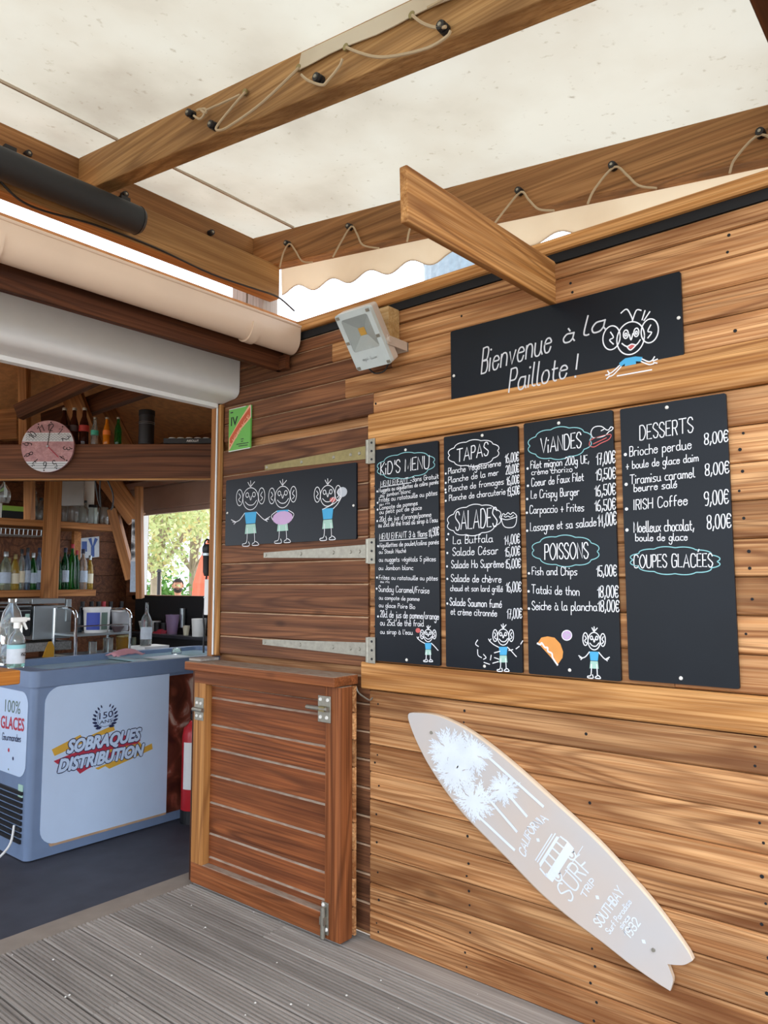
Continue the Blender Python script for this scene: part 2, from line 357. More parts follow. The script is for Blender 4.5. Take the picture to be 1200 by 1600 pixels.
def write(mb, text, P0, P1, h, lw, nrm, updir=(0, 0, 1), wob=.0, bend=0., shear=0.):
    """pen lettering from P0 to P1 along the baseline, capitals h high"""
    P0, P1 = Vector(P0), Vector(P1); U = P1-P0; V = Vector(updir)*h/6
    adv = []; x = 0
    for ch in text:
        w, st = glyph(ch); adv.append((x, w, st)); x += w+1.7
    tot = x-1.7; U = U/tot
    for (x, w, st) in adv:
        dy = random.uniform(-wob, wob)
        for P in st:
            if len(P) == 2 and (P[0]-P[1]).length < 1e-6: P = P[:1]
            pp = []
            for p in P:
                xx = x+p.x+shear*p.y; b_ = bend*(1-(2*xx/tot-1)**2)
                pp.append(P0+U*xx+V*(p.y+dy+b_))
            mb.ribbon(pp, lw, nrm)
def font_mesh(text, P0, P1, h, nrm, updir=(0, 0, 1), shear=0., bold=0., mat=None, name='lettering', parent=None, lift=0.):
    cu = bpy.data.curves.new('t', 'FONT'); cu.body = text; cu.size = 1; cu.shear = shear; cu.resolution_u = 3
    o = bpy.data.objects.new('t', cu); COL.objects.link(o); bpy.context.view_layer.update()
    me = bpy.data.meshes.new_from_object(o.evaluated_get(bpy.context.evaluated_depsgraph_get())); bpy.data.objects.remove(o)
    xs = [v.co.x for v in me.vertices]; ys = [v.co.y for v in me.vertices]
    P0, P1 = Vector(P0), Vector(P1); U = P1-P0; V = Vector(updir)*h; n = Vector(nrm).normalized()
    u1, v1 = U.normalized(), Vector(updir).normalized(); mb = MB()
    for k in range(9 if bold else 1):   # a bold stroke is the letter printed over itself, a hair apart
        d = (u1*math.cos(k*math.pi/4)+v1*math.sin(k*math.pi/4))*bold*h if k < 8 and bold else Vector()
        mb.add([P0+U*((v.co.x-min(xs))/(max(xs)-min(xs)))+V*(v.co.y/.729)+n*(lift+k*1.2e-5)+d for v in me.vertices], [tuple(p.vertices) for p in me.polygons])
    bpy.data.meshes.remove(me)
    return mb.build(name, mat, parent) if mat else mb

# ================================================================== THE PLACE
# x runs along the menu wall (y = 0) from the kiosk opening (x = 0) to the right, y points into the wall, z up; deck at z = 0
def plank_prof(z0, z1, yf=0., t=.03, c=.005):
    return [(yf+t, z0), (yf+c, z0), (yf, z0+c), (yf, z1-c), (yf+c, z1), (yf+t, z1)]
def rows(z0, z1, n): return [(z0+(z1-z0)*i/n, z0+(z1-z0)*(i+1)/n) for i in range(n)]
def planks(mb, x0, x1, zs, joints=(), yf=0., t=.03, jit=.0):
    for z0, z1 in zs:
        cuts = [x0]+[j+random.uniform(-.5, .5) for j in joints if x0 < j < x1]+[x1]
        for a, b_ in zip(cuts, cuts[1:]):
            y = yf+random.uniform(-jit, jit); mb.extr(plank_prof(z0+.001, z1-.001, y, t), a+.0008, b_-.0008)
    return mb
# --- deck of grooved boards
mb = MB()
y = .03; k = 0
while y > -4.6:
    w = .142; y0 = y-w
    prof = [(y0+.0045, -.03), (y0+.0045, -.004), (y0+.007, 0)]
    if k > 0:
        ng = 7
        for g in range(ng):
            c = y0+.012+(w-.024)*(g+.5)/ng; prof += [(c-.0050, 0), (c-.0040, -.007), (c+.0040, -.007), (c+.0050, 0)]
    prof += [(y-.007, 0), (y-.0045, -.004), (y-.0045, -.03)]
    cuts = [-.005]+[[2.9], [.62+.2*random.random(), 3.1], [1.9, 4.2], [2.6], [1.2, 3.6]][k % 5]+[6.5]
    for a, b_ in zip(cuts, cuts[1:]): mb.extr(prof[::-1], a+.001, b_-.001)
    y -= w; k += 1
o = mb.build('floor', MDECK); struct(o)
struct(bx((-4, -4.6, -.12), (-.14, 1.4, -.012)).build('floor_bar', MBARFLOOR))
struct(MB().extr([(-4.6, -.11), (.02, -.11), (.02, -.004), (-4.6, -.004)], -.14, -.006).build('trim_threshold', MTHRESH, bevel=.006))
struct(bx((-60, -60, -.35), (60, 60, -.2)).build('ground', MGROUND))
struct(bx((-.14, -4.6, -.2), (6.5, .06, -.035)).build('floor_deck_base', MBLACKM))

mb = MB(); R_ = random.Random(11)
for _ in range(70):
    c_ = Vector((R_.uniform(.0, 2.2), R_.uniform(-1.3, -.02), .0015)); r_ = R_.uniform(.0015, .005); mb.cyl(c_, c_+Vector((0, 0, r_*.6)), r_, r_*.5, 5)
o = mb.build('crumbs', plain('pale_crumbs', 'DAD6CE', .9)); tag(o, 'pale crumbs and specks scattered over the deck boards', 'debris'); o['kind'] = 'stuff'
# --- menu wall
mb = MB()
planks(mb, 1.0, 6.3, rows(.0, .965, 9), joints=(3.3, 5.1), jit=.0015)
planks(mb, 1.003, 6.3, rows(1.08, 1.97, 8), joints=(2.7, 4.7), jit=.0015)
UPR = [(2.105, 2.198, 1.02), (2.198, 2.286, .86), (2.286, 2.375, 1.12), (2.375, 2.462, .78), (2.462, 2.52, .95)]
for z0_, z1_, xj in UPR: planks(mb, xj, 6.3, [(z0_, z1_)], joints=(3.6,), jit=.0015)
planks(mb, .96, 1.003, rows(1.08, 1.97, 8), yf=.008)
mb.box((0, .03, 0), (6.3, .06, 2.62))
wr_ = struct(mb.build('wall_right', MW))
mb = MB()
for z0_, z1_ in rows(.0, .965, 9)+rows(1.08, 1.97, 8)+[(p_[0], p_[1]) for p_ in UPR[:4]]:
    for xn in (1.035, 1.46, 1.93, 2.44, 2.95, 3.6):
        for dz in ((.3, .72) if random.random() < .4 else (.5,)):
            c_ = Vector((xn+random.uniform(-.012, .012), .0012, z0_+(z1_-z0_)*dz+random.uniform(-.008, .008))); mb.cyl(c_, c_+Vector((0, -.0022, 0)), random.uniform(.0035, .0055), None, 8)
mb.build('nail_heads', MBLACKM, wr_)['kind'] = 'stuff'
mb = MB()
for z0_, z1_, xj in UPR: planks(mb, .03, xj, [(z0_, z1_)])  # upper boards darkened for eave shade on top of their weathered red-brown tone
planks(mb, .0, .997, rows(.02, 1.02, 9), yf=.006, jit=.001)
struct(mb.build('wall_right_shade_toned_boards', MWR))
struct(MB().extr(plank_prof(.97, 1.078, -.014, .04), .965, 6.3).build('trim_1', MTRIM))
struct(MB().extr(plank_prof(1.972, 2.104, -.014, .04), 1.003, 6.3).build('trim_2', MTRIM))
struct(MB().extr(plank_prof(2.556, 2.604, -.022, .10, .006), .57, 6.3).build('trim_3', MTRIM))
struct(bx((.0, -.001, 2.522), (6.3, .03, 2.556)).build('trim_4', MBLACKM))
# jamb at the end of the wall, beside the gate
struct(tim('trim_5', (-.05, -.1, 0), (-.002, .058, 1.0), MEAVE, bevel=.003))
struct(tim('trim_6', (-.05, -.02, 1.04), (-.010, .058, 2.30), MKIOSK, bevel=.002))

# --- kiosk shell behind the opening
struct(planks(MB(), -3.3, 6.4, [], ).box((-.049, .06, 0), (-.0, 1.35, 2.55)).build('added_light_blocking_wall', MDARK))  # hidden closing wall behind the menu wall, added to block light
mb = MB()
for z0, z1 in rows(0, 1.29, 9)+rows(2.2, 2.64, 3): mb.box((-3.02, 1.3, z0+.002), (0.0, 1.35, z1-.002))
for z0, z1 in rows(1.29, 2.2, 6): mb.box((-3.02, 1.3, z0+.002), (-2.80, 1.35, z1-.002)); mb.box((-.9, 1.3, z0+.002), (0, 1.35, z1-.002))
mb.box((-3.1, 1.352, -.2), (-2.80, 1.37, 2.64)); mb.box((-.9, 1.352, -.2), (0, 1.37, 2.64)); mb.box((-2.8, 1.352, -.2), (-.9, 1.37, 1.29)); mb.box((-2.8, 1.352, 2.2), (-.9, 1.37, 2.64))
struct(mb.build('wall_window_side', MDARK))
mb = MB()
for z0, z1 in rows(0, 2.64, 18): mb.box((-3.02, -.9 if .95 < z1 < 2.4 else -4.0, z0+.002), (-2.97, 1.3, z1-.002))  # unseen stretch opened above counter height to let fill light in
mb.box((-3.05, -.9, -.2), (-3.022, 1.37, 2.64))  # unseen backing sheet, added to stop light through the plank gaps
struct(mb.build('wall_back', MDARK))
struct(tim('wall_left_lintel', (-3.02, -4.05, 2.40), (.0, -4.0, 2.60), MDARK))  # only a lintel: this unseen side is left open for more interior light
A_ = Vector((-1.35, -1.2, 3.16)); B_ = [Vector(p) for p in ((.56, -4.2, 2.56), (.56, 1.5, 2.56), (-3.15, 1.5, 2.56), (-3.15, -4.2, 2.56))]
mb = MB()
for i in range(4):
    p, q = B_[i], B_[(i+1) % 4]; up = Vector((0, 0, .05)); mb.add([p, q, A_, p+up, q+up, A_+up], [(0, 2, 1), (3, 4, 5), (0, 1, 4, 3), (1, 2, 5, 4), (2, 0, 3, 5)])
struct(mb.build('ceiling', MOSB))
# window in the side wall
wz0, wz1, wx0, wx1 = 1.30, 2.16, -2.76, -.92
fr = MB()
for a, b_ in (((wx0-.05, 1.26, wz0-.04), (wx0+.02, 1.36, wz1+.06)), ((wx1-.02, 1.26, wz0-.04), (wx1+.05, 1.36, wz1+.06)), ((wx0-.05, 1.26, wz1), (wx1+.05, 1.36, wz1+.06)), ((wx0-.05, 1.26, wz0-.04), (wx1+.05, 1.36, wz0))): fr.box(a, b_)
wf = struct(fr.build('window_1', MDARK))
bx((wx0+.02, 1.315, wz0), (wx1-.02, 1.319, wz1)).build('pane', MPANE, wf)
bx((wx0+.02, 1.28, wz0), (wx0+.045, 1.34, wz1)).build('window_rail', MWHITE, wf)
rb = MB().extr([(1.12, 2.0), (1.27, 2.0), (1.27, 2.19), (1.12, 2.19)], wx0+.0, wx1)
o = rb.build('roller_blind_box', MTAUPE, bevel=.01); tag(o, 'taupe roller shutter box above the kiosk window onto the trees', 'shutter box')
bx((wx0, 1.14, 1.965), (wx1, 1.17, 2.0)).build('bottom_rail', MTAUPE, o); bx((wx0, 1.09, 2.19), (wx1, 1.14, 2.24)).build('cover_strip', MTAUPE, o)

# --- pergola timbers
SL = -.132
def ztop(x): return 3.157+SL*(x-.17)
def sloped(name, y0, y1, h, x0, x1, mat, label):
    o = MB().prism([(x0, y0, ztop(x0)-h), (x1, y0, ztop(x1)-h), (x1, y0, ztop(x1)), (x0, y0, ztop(x0))], (0, y1-y0, 0)).build(name, mat, bevel=.004)
    return tag(o, label, 'beam')
purlin = sloped('purlin', .05, .12, .165, .17, 2.72, MBEAMR, 'sloping wooden purlin above the menu wall with rope lacing')
raft = sloped('rafter', -.885, -.815, .155, .17, 2.72, MBEAM, 'sloping wooden rafter across the canvas with a laced white hem')
hb = tim('header_beam', (.10, -4.6, 2.985), (.17, .12, 3.157), MBEAMR, bevel=.004); tag(hb, 'upper wooden header beam carrying the canvas edge over the kiosk', 'beam')
lb = tim('header_beam', (.26, -4.6, 2.806), (.33, .09, 2.975), MBEAM, bevel=.004); tag(lb, 'lower wooden beam behind the black rolled awning, ending near the corner post', 'beam')
eb = beam('end_beam', (2.69, -4.6, 2.76), (2.69, .13, 2.76), .07, .16, MEAVE); tag(eb, 'dark beam closing the canvas bay in the upper right corner', 'beam')
ps = thing('corner_post', (.11, .09, 2.0), 'grey brown double post rising behind the gutter end', 'post')
tim('post_timber', (-.01, .065, -.2), (.105, .165, 2.985), MDECK, ps); tim('post_timber', (.115, .065, -.2), (.235, .165, 2.985), MDECK, ps)
# --- canvas
def canvas(name, y0, y1, label):  # sheet with a slight sag
    mb = MB(); nx, ny = 26, 18; vs = []
    for i in range(nx+1):
        for j in range(ny+1):
            x = .10+2.63*i/nx; y = y0+(y1-y0)*j/ny
            z = ztop(x)+.006+.004*math.sin(j*.9+i*.37)
            vs.append((x, y, z))
    fs = [(i*(ny+1)+j, (i+1)*(ny+1)+j, (i+1)*(ny+1)+j+1, i*(ny+1)+j+1) for i in range(nx) for j in range(ny)]
    return tag(mb.add(vs, fs).build(name, MCANVAS, smooth=True), label, 'canopy')
cv1 = canvas('canvas_canopy', -.80, .13, 'stained cream canvas roof between the rafter and the menu wall')
cv2 = canvas('canvas_canopy', -3.4, -.80, 'stained cream canvas roof at the upper left, laced along the rafter')
for cv, (ya, yb) in ((cv1, (-.81, .05)), (cv2, (-3.4, -.885))):
    mb = MB(); x = .47; mb.box((x-.004, ya, ztop(x)-.006), (x+.004, yb, ztop(x)+.004)); mb.build('seam', MSEAM, cv)
# hem hanging on the rafter
mb = MB(); top = [(x, -.889, ztop(x)-.012) for x in np.linspace(1.5, 2.16, 12)]; bot = [(x, -.893, ztop(x)-.062+.004*math.sin(x*20)) for x in np.linspace(1.49, 2.16, 12)]
mb.add(top+bot, [(i, i+1, i+13, i+12) for i in range(11)]); hem = mb.build('hem', MHEM, cv2)
hem.modifiers.new('s', 'SOLIDIFY').thickness = .003
# scalloped edge flap behind the purlin
mb = MB(); xs = np.linspace(.30, 2.68, 150)
vt = [(x, .124, ztop(x)+.004) for x in xs]; vb = [(x, .135, ztop(x)-.262-.02*math.sin(x*2*math.pi/.235)-.012*math.sin(x*3.1)) for x in xs]
mb.add(vt+vb, [(i, i+1, i+151, i+150) for i in range(149)]); fl = mb.build('edge_flap', MFLAP, cv1); fl.modifiers.new('s', 'SOLIDIFY').thickness = .003
mb = MB().tube([(x, y, z) for x, y, z in vb], .0022, 4); mb.build('flap_piping', MSEAM, cv1)
# lacing bobbins and ropes
def bobbin(par, p, nrm=(0, -1, 0)):
    p = Vector(p); n_ = Vector(nrm)
    o = MB().cyl(p, p+n_*.012, .014, .014, 14).cyl(p+n_*.012, p+n_*.020, .010, .010, 12).cyl(p+n_*.020, p+n_*.028, .014, .012, 14).build('lacing_bobbin', MBLACK, par)
    MB().cyl(p+n_*.028, p+n_*.031, .006, .005, 8).build('screw', MGALV, o); return o
YP = .05
for q in ((452, 382), (549, 356), (814, 301), (960, 262), (1190, 211)): bobbin(purlin, on_y(q, YP))
def rope_thing(name, segs, yv, label):
    r = thing(name, on_y(segs[0][0], yv), label, 'rope')
    for sg in segs:
        P = [on_y(q, yv) for q in sg]; P = catmull([Vector(p) for p in P], 5)
        MB().tube(P, .0042, 6).build('strand', MROPE, r)
    return r
rope_thing('lacing_rope', [[(437, 418), (443, 395), (452, 381), (461, 391), (472, 408), (488, 410)], [(520, 402), (533, 378), (549, 354), (558, 366), (567, 383), (592, 388)], [(636, 378), (641, 356), (650, 347), (660, 345)],
  [(773, 349), (792, 324), (814, 300), (826, 312), (842, 327), (866, 329)], [(918, 319), (930, 294), (960, 261), (980, 274), (998, 290), (1026, 294)], [(1140, 271), (1150, 246), (1190, 210), (1230, 240)]], YP-.022, 'thin rope lacing the canvas flap under the purlin above the menus')
YR = -.885
for q in ((303, 181), (338, 199), (503, 127), (697, 48)): bobbin(raft, on_y(q, YR))
for q in ((383, 144), (467, 106), (541, 74), (644, 24)):
    p = on_y(q, YR-.008); MB().cyl(p+Vector((0, .002, 0)), p-Vector((0, .004, 0)), .011, .010, 12).build('eyelet', MBRASS, hem)
rope_thing('lacing_rope', [[(303, 181), (312, 186), (319, 178), (314, 172), (322, 176), (320, 170), (308, 172)], [(322, 172), (345, 162), (375, 148)], [(383, 144), (362, 168), (338, 199), (346, 203), (366, 192), (410, 160), (467, 106)],
  [(471, 117), (482, 126), (503, 133), (512, 126), (530, 104), (535, 92)], [(541, 74), (560, 82), (588, 89), (620, 87), (668, 75), (697, 58), (704, 48)], [(644, 24), (660, 36), (680, 43), (697, 42)], [(668, 12), (680, 6), (700, -6)]], YR-.024, 'thin rope zigzagging between bobbins and the white hem on the rafter')
for q in ((41, 243), (327, 365), (192, 306)): bobbin(hb, on_x(q, .17), (1, 0, 0))

# overhanging board
ov = beam('overhang_board', (1.85, .02, 2.452), (1.85, -.85, 2.425), .026, .155, MTRIM); tag(ov, 'short plank jutting out from the top of the wall above the welcome board', 'board')

# rolled black awning
ra = thing('rolled_awning', (.42, -.75, 2.85), 'black rolled up fabric tube hanging below the upper left beams', 'awning')
smooth_auto(MB().cyl((.405, -4.5, 2.862), (.405, -.75, 2.862), .056, None, 28).build('fabric_roll', MDRUG, ra))
smooth_auto(MB().cyl((.405, -.749, 2.862), (.405, -.735, 2.862), .058, .050, 28).build('end_cap', MBLACK, ra))
for y in (-1.25, -.80): bx((.335, y-.02, 2.90), (.40, y+.02, 2.945)).build('bracket', MBLACK, ra)
# cable under the beam
P = [on_x(q, .335) for q in ((0, 283), (30, 312), (70, 330), (150, 352), (240, 386), (330, 428), (400, 452), (425, 460), (440, 468), (460, 486))]
tag(MB().tube(catmull(P, 5), .0045, 6).build('cable', MBLACK), 'black electric cable sagging along the lower beam', 'cable')

# gutter and eave
gt = thing('gutter', (.58, -.1, 2.5), 'cream half round gutter along the kiosk eave', 'gutter')
prof = []
for a in range(0, 181, 12): prof.append((.545-.055*math.cos(math.radians(a)), 2.52-.070*math.sin(math.radians(a))))
inner = [(.545-.051*math.cos(math.radians(a)), 2.522-.066*math.sin(math.radians(a))) for a in range(180, -1, -12)]
prof = [(p[0], p[1]) for p in prof]
Pg = [(.488, 2.565)]+prof+[(.602, 2.572), (.596, 2.575)]+inner+[(.492, 2.565)]
smooth_auto(MB().prism([(x, -4.4, z) for x, z in Pg], (0, 4.375, 0)).build('channel', MGUT, gt))
MB().prism([(x, -.026, z) for x, z in [(.488, 2.565)]+prof+[(.602, 2.572)]], (0, .004, 0)).build('end_cap', MGUT, gt)
MB().cyl((.601, -4.4, 2.572), (.601, -.022, 2.572), .007, None, 8).build('rolled_lip', MGUT, gt)
for y in (-.27, -1.35):
    Pj = [(.545-.062*math.cos(math.radians(a)), 2.52-.078*math.sin(math.radians(a))) for a in range(0, 181, 12)]
    Pi = [(.545-.054*math.cos(math.radians(a)), 2.52-.069*math.sin(math.radians(a))) for a in range(180, -1, -12)]
    smooth_auto(MB().prism([(x, y-.035, z) for x, z in Pj+Pi], (0, .045, 0)).build('union_strap', MGUT, gt))
ef = tim('eave_beam', (.45, -4.4, 2.385), (.485, -.022, 2.562), MEAVE, bevel=.004); tag(ef, 'dark brown eave board under the cream gutter', 'beam')
sf = tim('eave_soffit', (.16, -4.4, 2.50), (.45, -.004, 2.53), MEAVE); tag(sf, 'dark soffit between eave board and white shutter box', 'board')
bx((.455, -.05, 2.385), (.53, -.023, 2.45)).build('end_block', MEAVE, ef)

# roller shutter over the bar opening
rs = thing('roller_shutter', (0, -1, 2.3), 'white roller shutter box over the bar opening', 'shutter')
prof = [(-.06, 2.51), (.15, 2.512), (.15, 2.36)]+[(.10+.05*math.cos(math.radians(a)), 2.355-.04*math.sin(math.radians(a))) for a in range(10, 91, 16)]+[(.02, 2.306), (-.06, 2.306)]
o = smooth_auto(MB().prism([(x, -4.2, z) for x, z in prof], (0, 4.195, 0)).build('housing', MCASS, rs), 30)
MB().box((-.035, -4.2, 2.285), (.005, -.025, 2.305)).build('bottom_rail', MCASS, rs)
MB().box((-.0095, -.022, 1.05), (.000, .0, 2.30)).build('guide_rail', MWHITE, rs)
MB().box((.000, -.018, 1.05), (.007, -.002, 2.31)).build('rail_seal', MBLACK, rs)
tim('edge_strip', (.007, -.022, 1.05), (.024, .0, 2.30), MTRIM, rs, bevel=.001)

# --- shutter door closed beside the menus, with strap hinges
sh = thing('plank_hatch', (.5, 0, 1.1), 'closed red brown plank hatch with three strap hinges, left of the menus', 'hatch')
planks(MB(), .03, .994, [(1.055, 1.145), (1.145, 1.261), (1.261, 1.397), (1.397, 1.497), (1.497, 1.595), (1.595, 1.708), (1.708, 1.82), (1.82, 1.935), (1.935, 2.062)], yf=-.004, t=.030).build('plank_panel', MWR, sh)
for zc, mt in ((1.945, MBRASS), (1.530, MGALV), (1.128, MGALV)):
    h = MB().prism([(.35, -.005, zc-.012), (.985, -.005, zc-.028), (.985, -.005, zc+.028), (.35, -.005, zc+.012)], (0, -.004, 0)).build('strap_hinge', mt, sh)
    MB().box((1.006, -.0185, zc-.052), (1.043, -.0145, zc+.052)).build('hinge_leaf', MGALV, h)
    MB().cyl((.999, -.014, zc-.05), (.999, -.014, zc+.05), .008, None, 10).build('knuckle', MGALV, h)
    for x in (.365, .60, .80, .90, .95): MB().cyl((x, -.009, zc), (x, -.0125, zc), .008, .006, 10).build('rivet', MGALV, h)
    for dz in (-.035, 0, .035): MB().cyl((1.026, -.0185, zc+dz), (1.026, -.0205, zc+dz), .005, None, 8).build('screw_hole', MBLACK, h)

# --- half door standing open against the wall, with ledge
gd = thing('half_door', (.48, -.09, 0), 'low red brown plank half door with frame, folded back under the chalk drawings', 'door')
yf, yb = -.128, -.058
f_ = lambda n_, a, b_, mt: bx(a, b_).build(n_, mt, gd, bevel=.004)
def rail(n_, p0, p1, w, h, mt): return beam(n_, p0, p1, w, h, mt, gd, bevel=.004)
rail('stile', (.040, -.093, .095), (.040, -.093, .94), .07, .085, MGATEL, ) if False else None
def upright(n_, x0, x1, z0, z1, mt): return beam(n_, ((x0+x1)/2, (yf+yb)/2, z0), ((x0+x1)/2, (yf+yb)/2, z1), abs(yb-yf), x1-x0, mt, gd, up=(1, 0, 0))
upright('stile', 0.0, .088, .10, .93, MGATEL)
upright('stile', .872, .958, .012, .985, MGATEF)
f_('rail', (0.0, yf, .925), (.872, yb, .985), MGATEF)
f_('rail', (0.0, yf, .012), (.872, yb, .105), MGATEF)
zs = [.105, .14, .245, .385, .51, .63, .74, .865, .925]
mb = MB()
for z0, z1 in zip(zs, zs[1:]): mb.extr([(-.055, z0), (-.091, z0), (-.091, z1-.010), (-.080, z1), (-.055, z1)], .088, .872)
mb.build('plank_panel', MGATE, gd)
planks(MB(), -.0, .965, rows(.02, .985, 9), yf=0, t=.016).add([], []).build('cladding', MW, gd).location.y = -.058
def plate(par, name, a, b_, mt, screws=()):
    o = bx(a, b_).build(name, mt, par, bevel=.0015)
    for (x, z) in screws: MB().cyl((x, a[1], z), (x, a[1]-.004, z), .008, .006, 10).build('screw', MSCREW, o)
    return o
o = plate(gd, 'hinge', (.012, -.132, .755), (.078, -.128, .86), MGALV, ((.03, .835), (.06, .835), (.03, .775), (.06, .775)))
MB().cyl((.008, -.137, .805), (.082, -.137, .805), .010, None, 12).build('knuckle', MGALV, o)
o = plate(gd, 'bolt', (.835, -.133, .84), (.905, -.128, .945), MGALV, ((.85, .86), (.885, .86), (.85, .93), (.89, .93)))
MB().cyl((.78, -.142, .895), (.90, -.142, .895), .009, None, 12).build('bolt_rod', MGALV, o); MB().box((.855, -.15, .885), (.885, -.133, .905)).build('bolt_guide', MBRASS, o)
o = plate(gd, 'foot_bolt', (.862, -.134, .03), (.898, -.128, .15), MGALV, ((.872, .14), (.89, .05)))
MB().cyl((.880, -.144, .02), (.880, -.144, .135), .010, None, 12).build('bolt_rod', MGALV, o); MB().box((.868, -.152, .07), (.892, -.134, .10)).build('bolt_guide', MGALV, o)
lg = bx((-.03, -.165, .988), (.955, -.022, 1.028)).build('ledge_plank', MGATEF, bevel=.004); tag(lg, 'thick red brown plank lying along the top of the half door', 'plank')
wbk = bx((-.03, -.14, 1.029), (.06, -.03, 1.042)).build('wood_offcut', MDECK, bevel=.002); tag(wbk, 'small weathered offcut lying at the left end of the ledge plank', 'offcut')
P = [on_y(q, -.02) for q in ((556, 1072), (560, 1082), (570, 1090), (578, 1094), (582, 1090))]
tag(MB().tube(catmull(P, 4), .0035, 6).build('hook', MGALV), 'thin metal hook on the wall seam right of the half door', 'hook')

# ================================================================== SIGNS
YB = -.013
NRM = (0, -1, 0)
def board(name, x0, x1, z0, z1, label, screws, cat='chalkboard'):
    o = MB().prism([(x, YB, z) for x, z in rrect(x0, z0, x1, z1, .006, n=3)], (0, .010, 0)).build(name, MBOARD); tag(o, label, cat)
    for (x, z) in screws: MB().cyl((x, YB, z), (x, YB-.003, z), .006, .004, 10).build('screw', MSCREW, o)
    return o
YL = YB-.0012
def lines(brd, C, items, lw=.0029, mat=MCHALK, sh_=.06):
    for it in items:
        txt, (u0, v0), (u1, v1), h = it[:4]; w = it[4]*.64 if len(it) > 4 else min(lw, .0012+h*.000035)
        nm = 'chalk_price' if '€' in txt else 'chalk_heading' if len(it) > 4 and it[4] >= .0058 else 'chalk_line'
        P0 = on_y(C(u0, v0), YL); P1 = on_y(C(u1, v1), YL); hh = on_y(C(u0, v0-h), YL).z-P0.z
        mb = MB(); write(mb, txt, P0, P1, hh, w, NRM, wob=.12, shear=sh_); mb.build(nm, mat, brd)
def chalk_path(brd, C, paths, lw=.0036, mat=MCHALK, name='chalk_drawing', sm=True):
    mb = MB()
    for p in paths:
        P = [on_y(C(*q), YL) for q in p]; mb.ribbon(catmull(P, 4) if sm else P, lw, NRM)
    return mb.build(name, mat, brd)
def dots(brd, C, pts, r=.0045):
    mb = MB()
    for q in pts:
        p = on_y(C(*q), YL); mb.ribbon([p], r*2/1.5, NRM)
    return mb.build('chalk_bullets', MCHALK, brd)
def cloud(C, u0, v0, u1, v1, n=11, tilt=0.):
    cx, cy, a, b_ = (u0+u1)/2, (v0+v1)/2, (u1-u0)/2, (v1-v0)/2; P = []
    for i in range(n):
        for j in range(6):
            t = 2*math.pi*(i+j/6)/n; k = 1+.09*math.sin(math.pi*j/6)
            P.append((cx+a*k*math.cos(t), cy+b_*k*math.sin(t)+tilt*a*math.cos(t)))
    return P+[P[0]]

K = crop(580, 680, 4.2125)
b1 = board('chalkboard_kids_menu', 1.038, 1.360, 1.087, 1.948, "narrow black chalkboard headed Kid's Menu, leftmost of the menu row", ((1.20, 1.93), (1.20, 1.10)))
lines(b1, K, [("KiD'S MENU", (62, 260), (380, 215), 78, .006), ("MENU ENFANT -3ans Gratuit", (62, 334), (443, 283), 30), ("Nuggets ou aiguillettes de colins panés", (50, 376), (443, 318), 26), ("ou jambon blanc", (60, 408), (258, 378), 24),
 ("Frites ou ratatouille ou pâtes", (52, 441), (435, 392), 30), ("ou riz", (55, 463), (122, 452), 16, .0028), ("Compote de pommes", (55, 491), (305, 458), 27), ("ou petit pot de glace", (55, 519), (332, 488), 27), ("20cl de jus d'orange/pomme", (55, 568), (395, 535), 30), ("ou 25cl de thé froid ou sirop à l'eau", (48, 606), (438, 570), 30),
 ("MENU ENFANT 3 à 11ans", (55, 686), (368, 664), 38, .0042), ("11,90€", (378, 668), (446, 655), 52, .0045), ("Aiguillettes de poulet/colins panés", (52, 738), (445, 715), 28), ("ou Steak Haché", (52, 780), (228, 772), 26), ("ou nuggets végétals 5 pièces", (52, 832), (425, 828), 30), ("ou Jambon blanc", (50, 886), (275, 886), 28),
 ("Frites ou ratatouille ou pâtes", (52, 949), (438, 955), 28), ("ou riz", (60, 970), (120, 972), 16, .0028), ("Sunday Caramel/Fraise", (50, 1028), (382, 1040), 38), ("ou compote de pomme", (52, 1080), (317, 1090), 26), ("ou glace Poire Bio", (52, 1130), (288, 1143), 28), ("20cl de jus de pomme/orange", (60, 1196), (445, 1212), 42),
 ("ou 25cl de thé froid", (60, 1250), (345, 1258), 38), ("ou sirop à l'eau", (60, 1306), (272, 1312), 30)])
dots(b1, K, [(40, 370), (42, 445), (42, 490), (40, 565), (45, 730), (38, 937), (36, 1010), (45, 1193)])
chalk_path(b1, K, [cloud(K, 50, 120, 408, 278, 10, -.12)], .003, MCHTEAL)
chalk_path(b1, K, [[(60, 342), (262, 312)], [(55, 696), (368, 676)]], .003, sm=False)

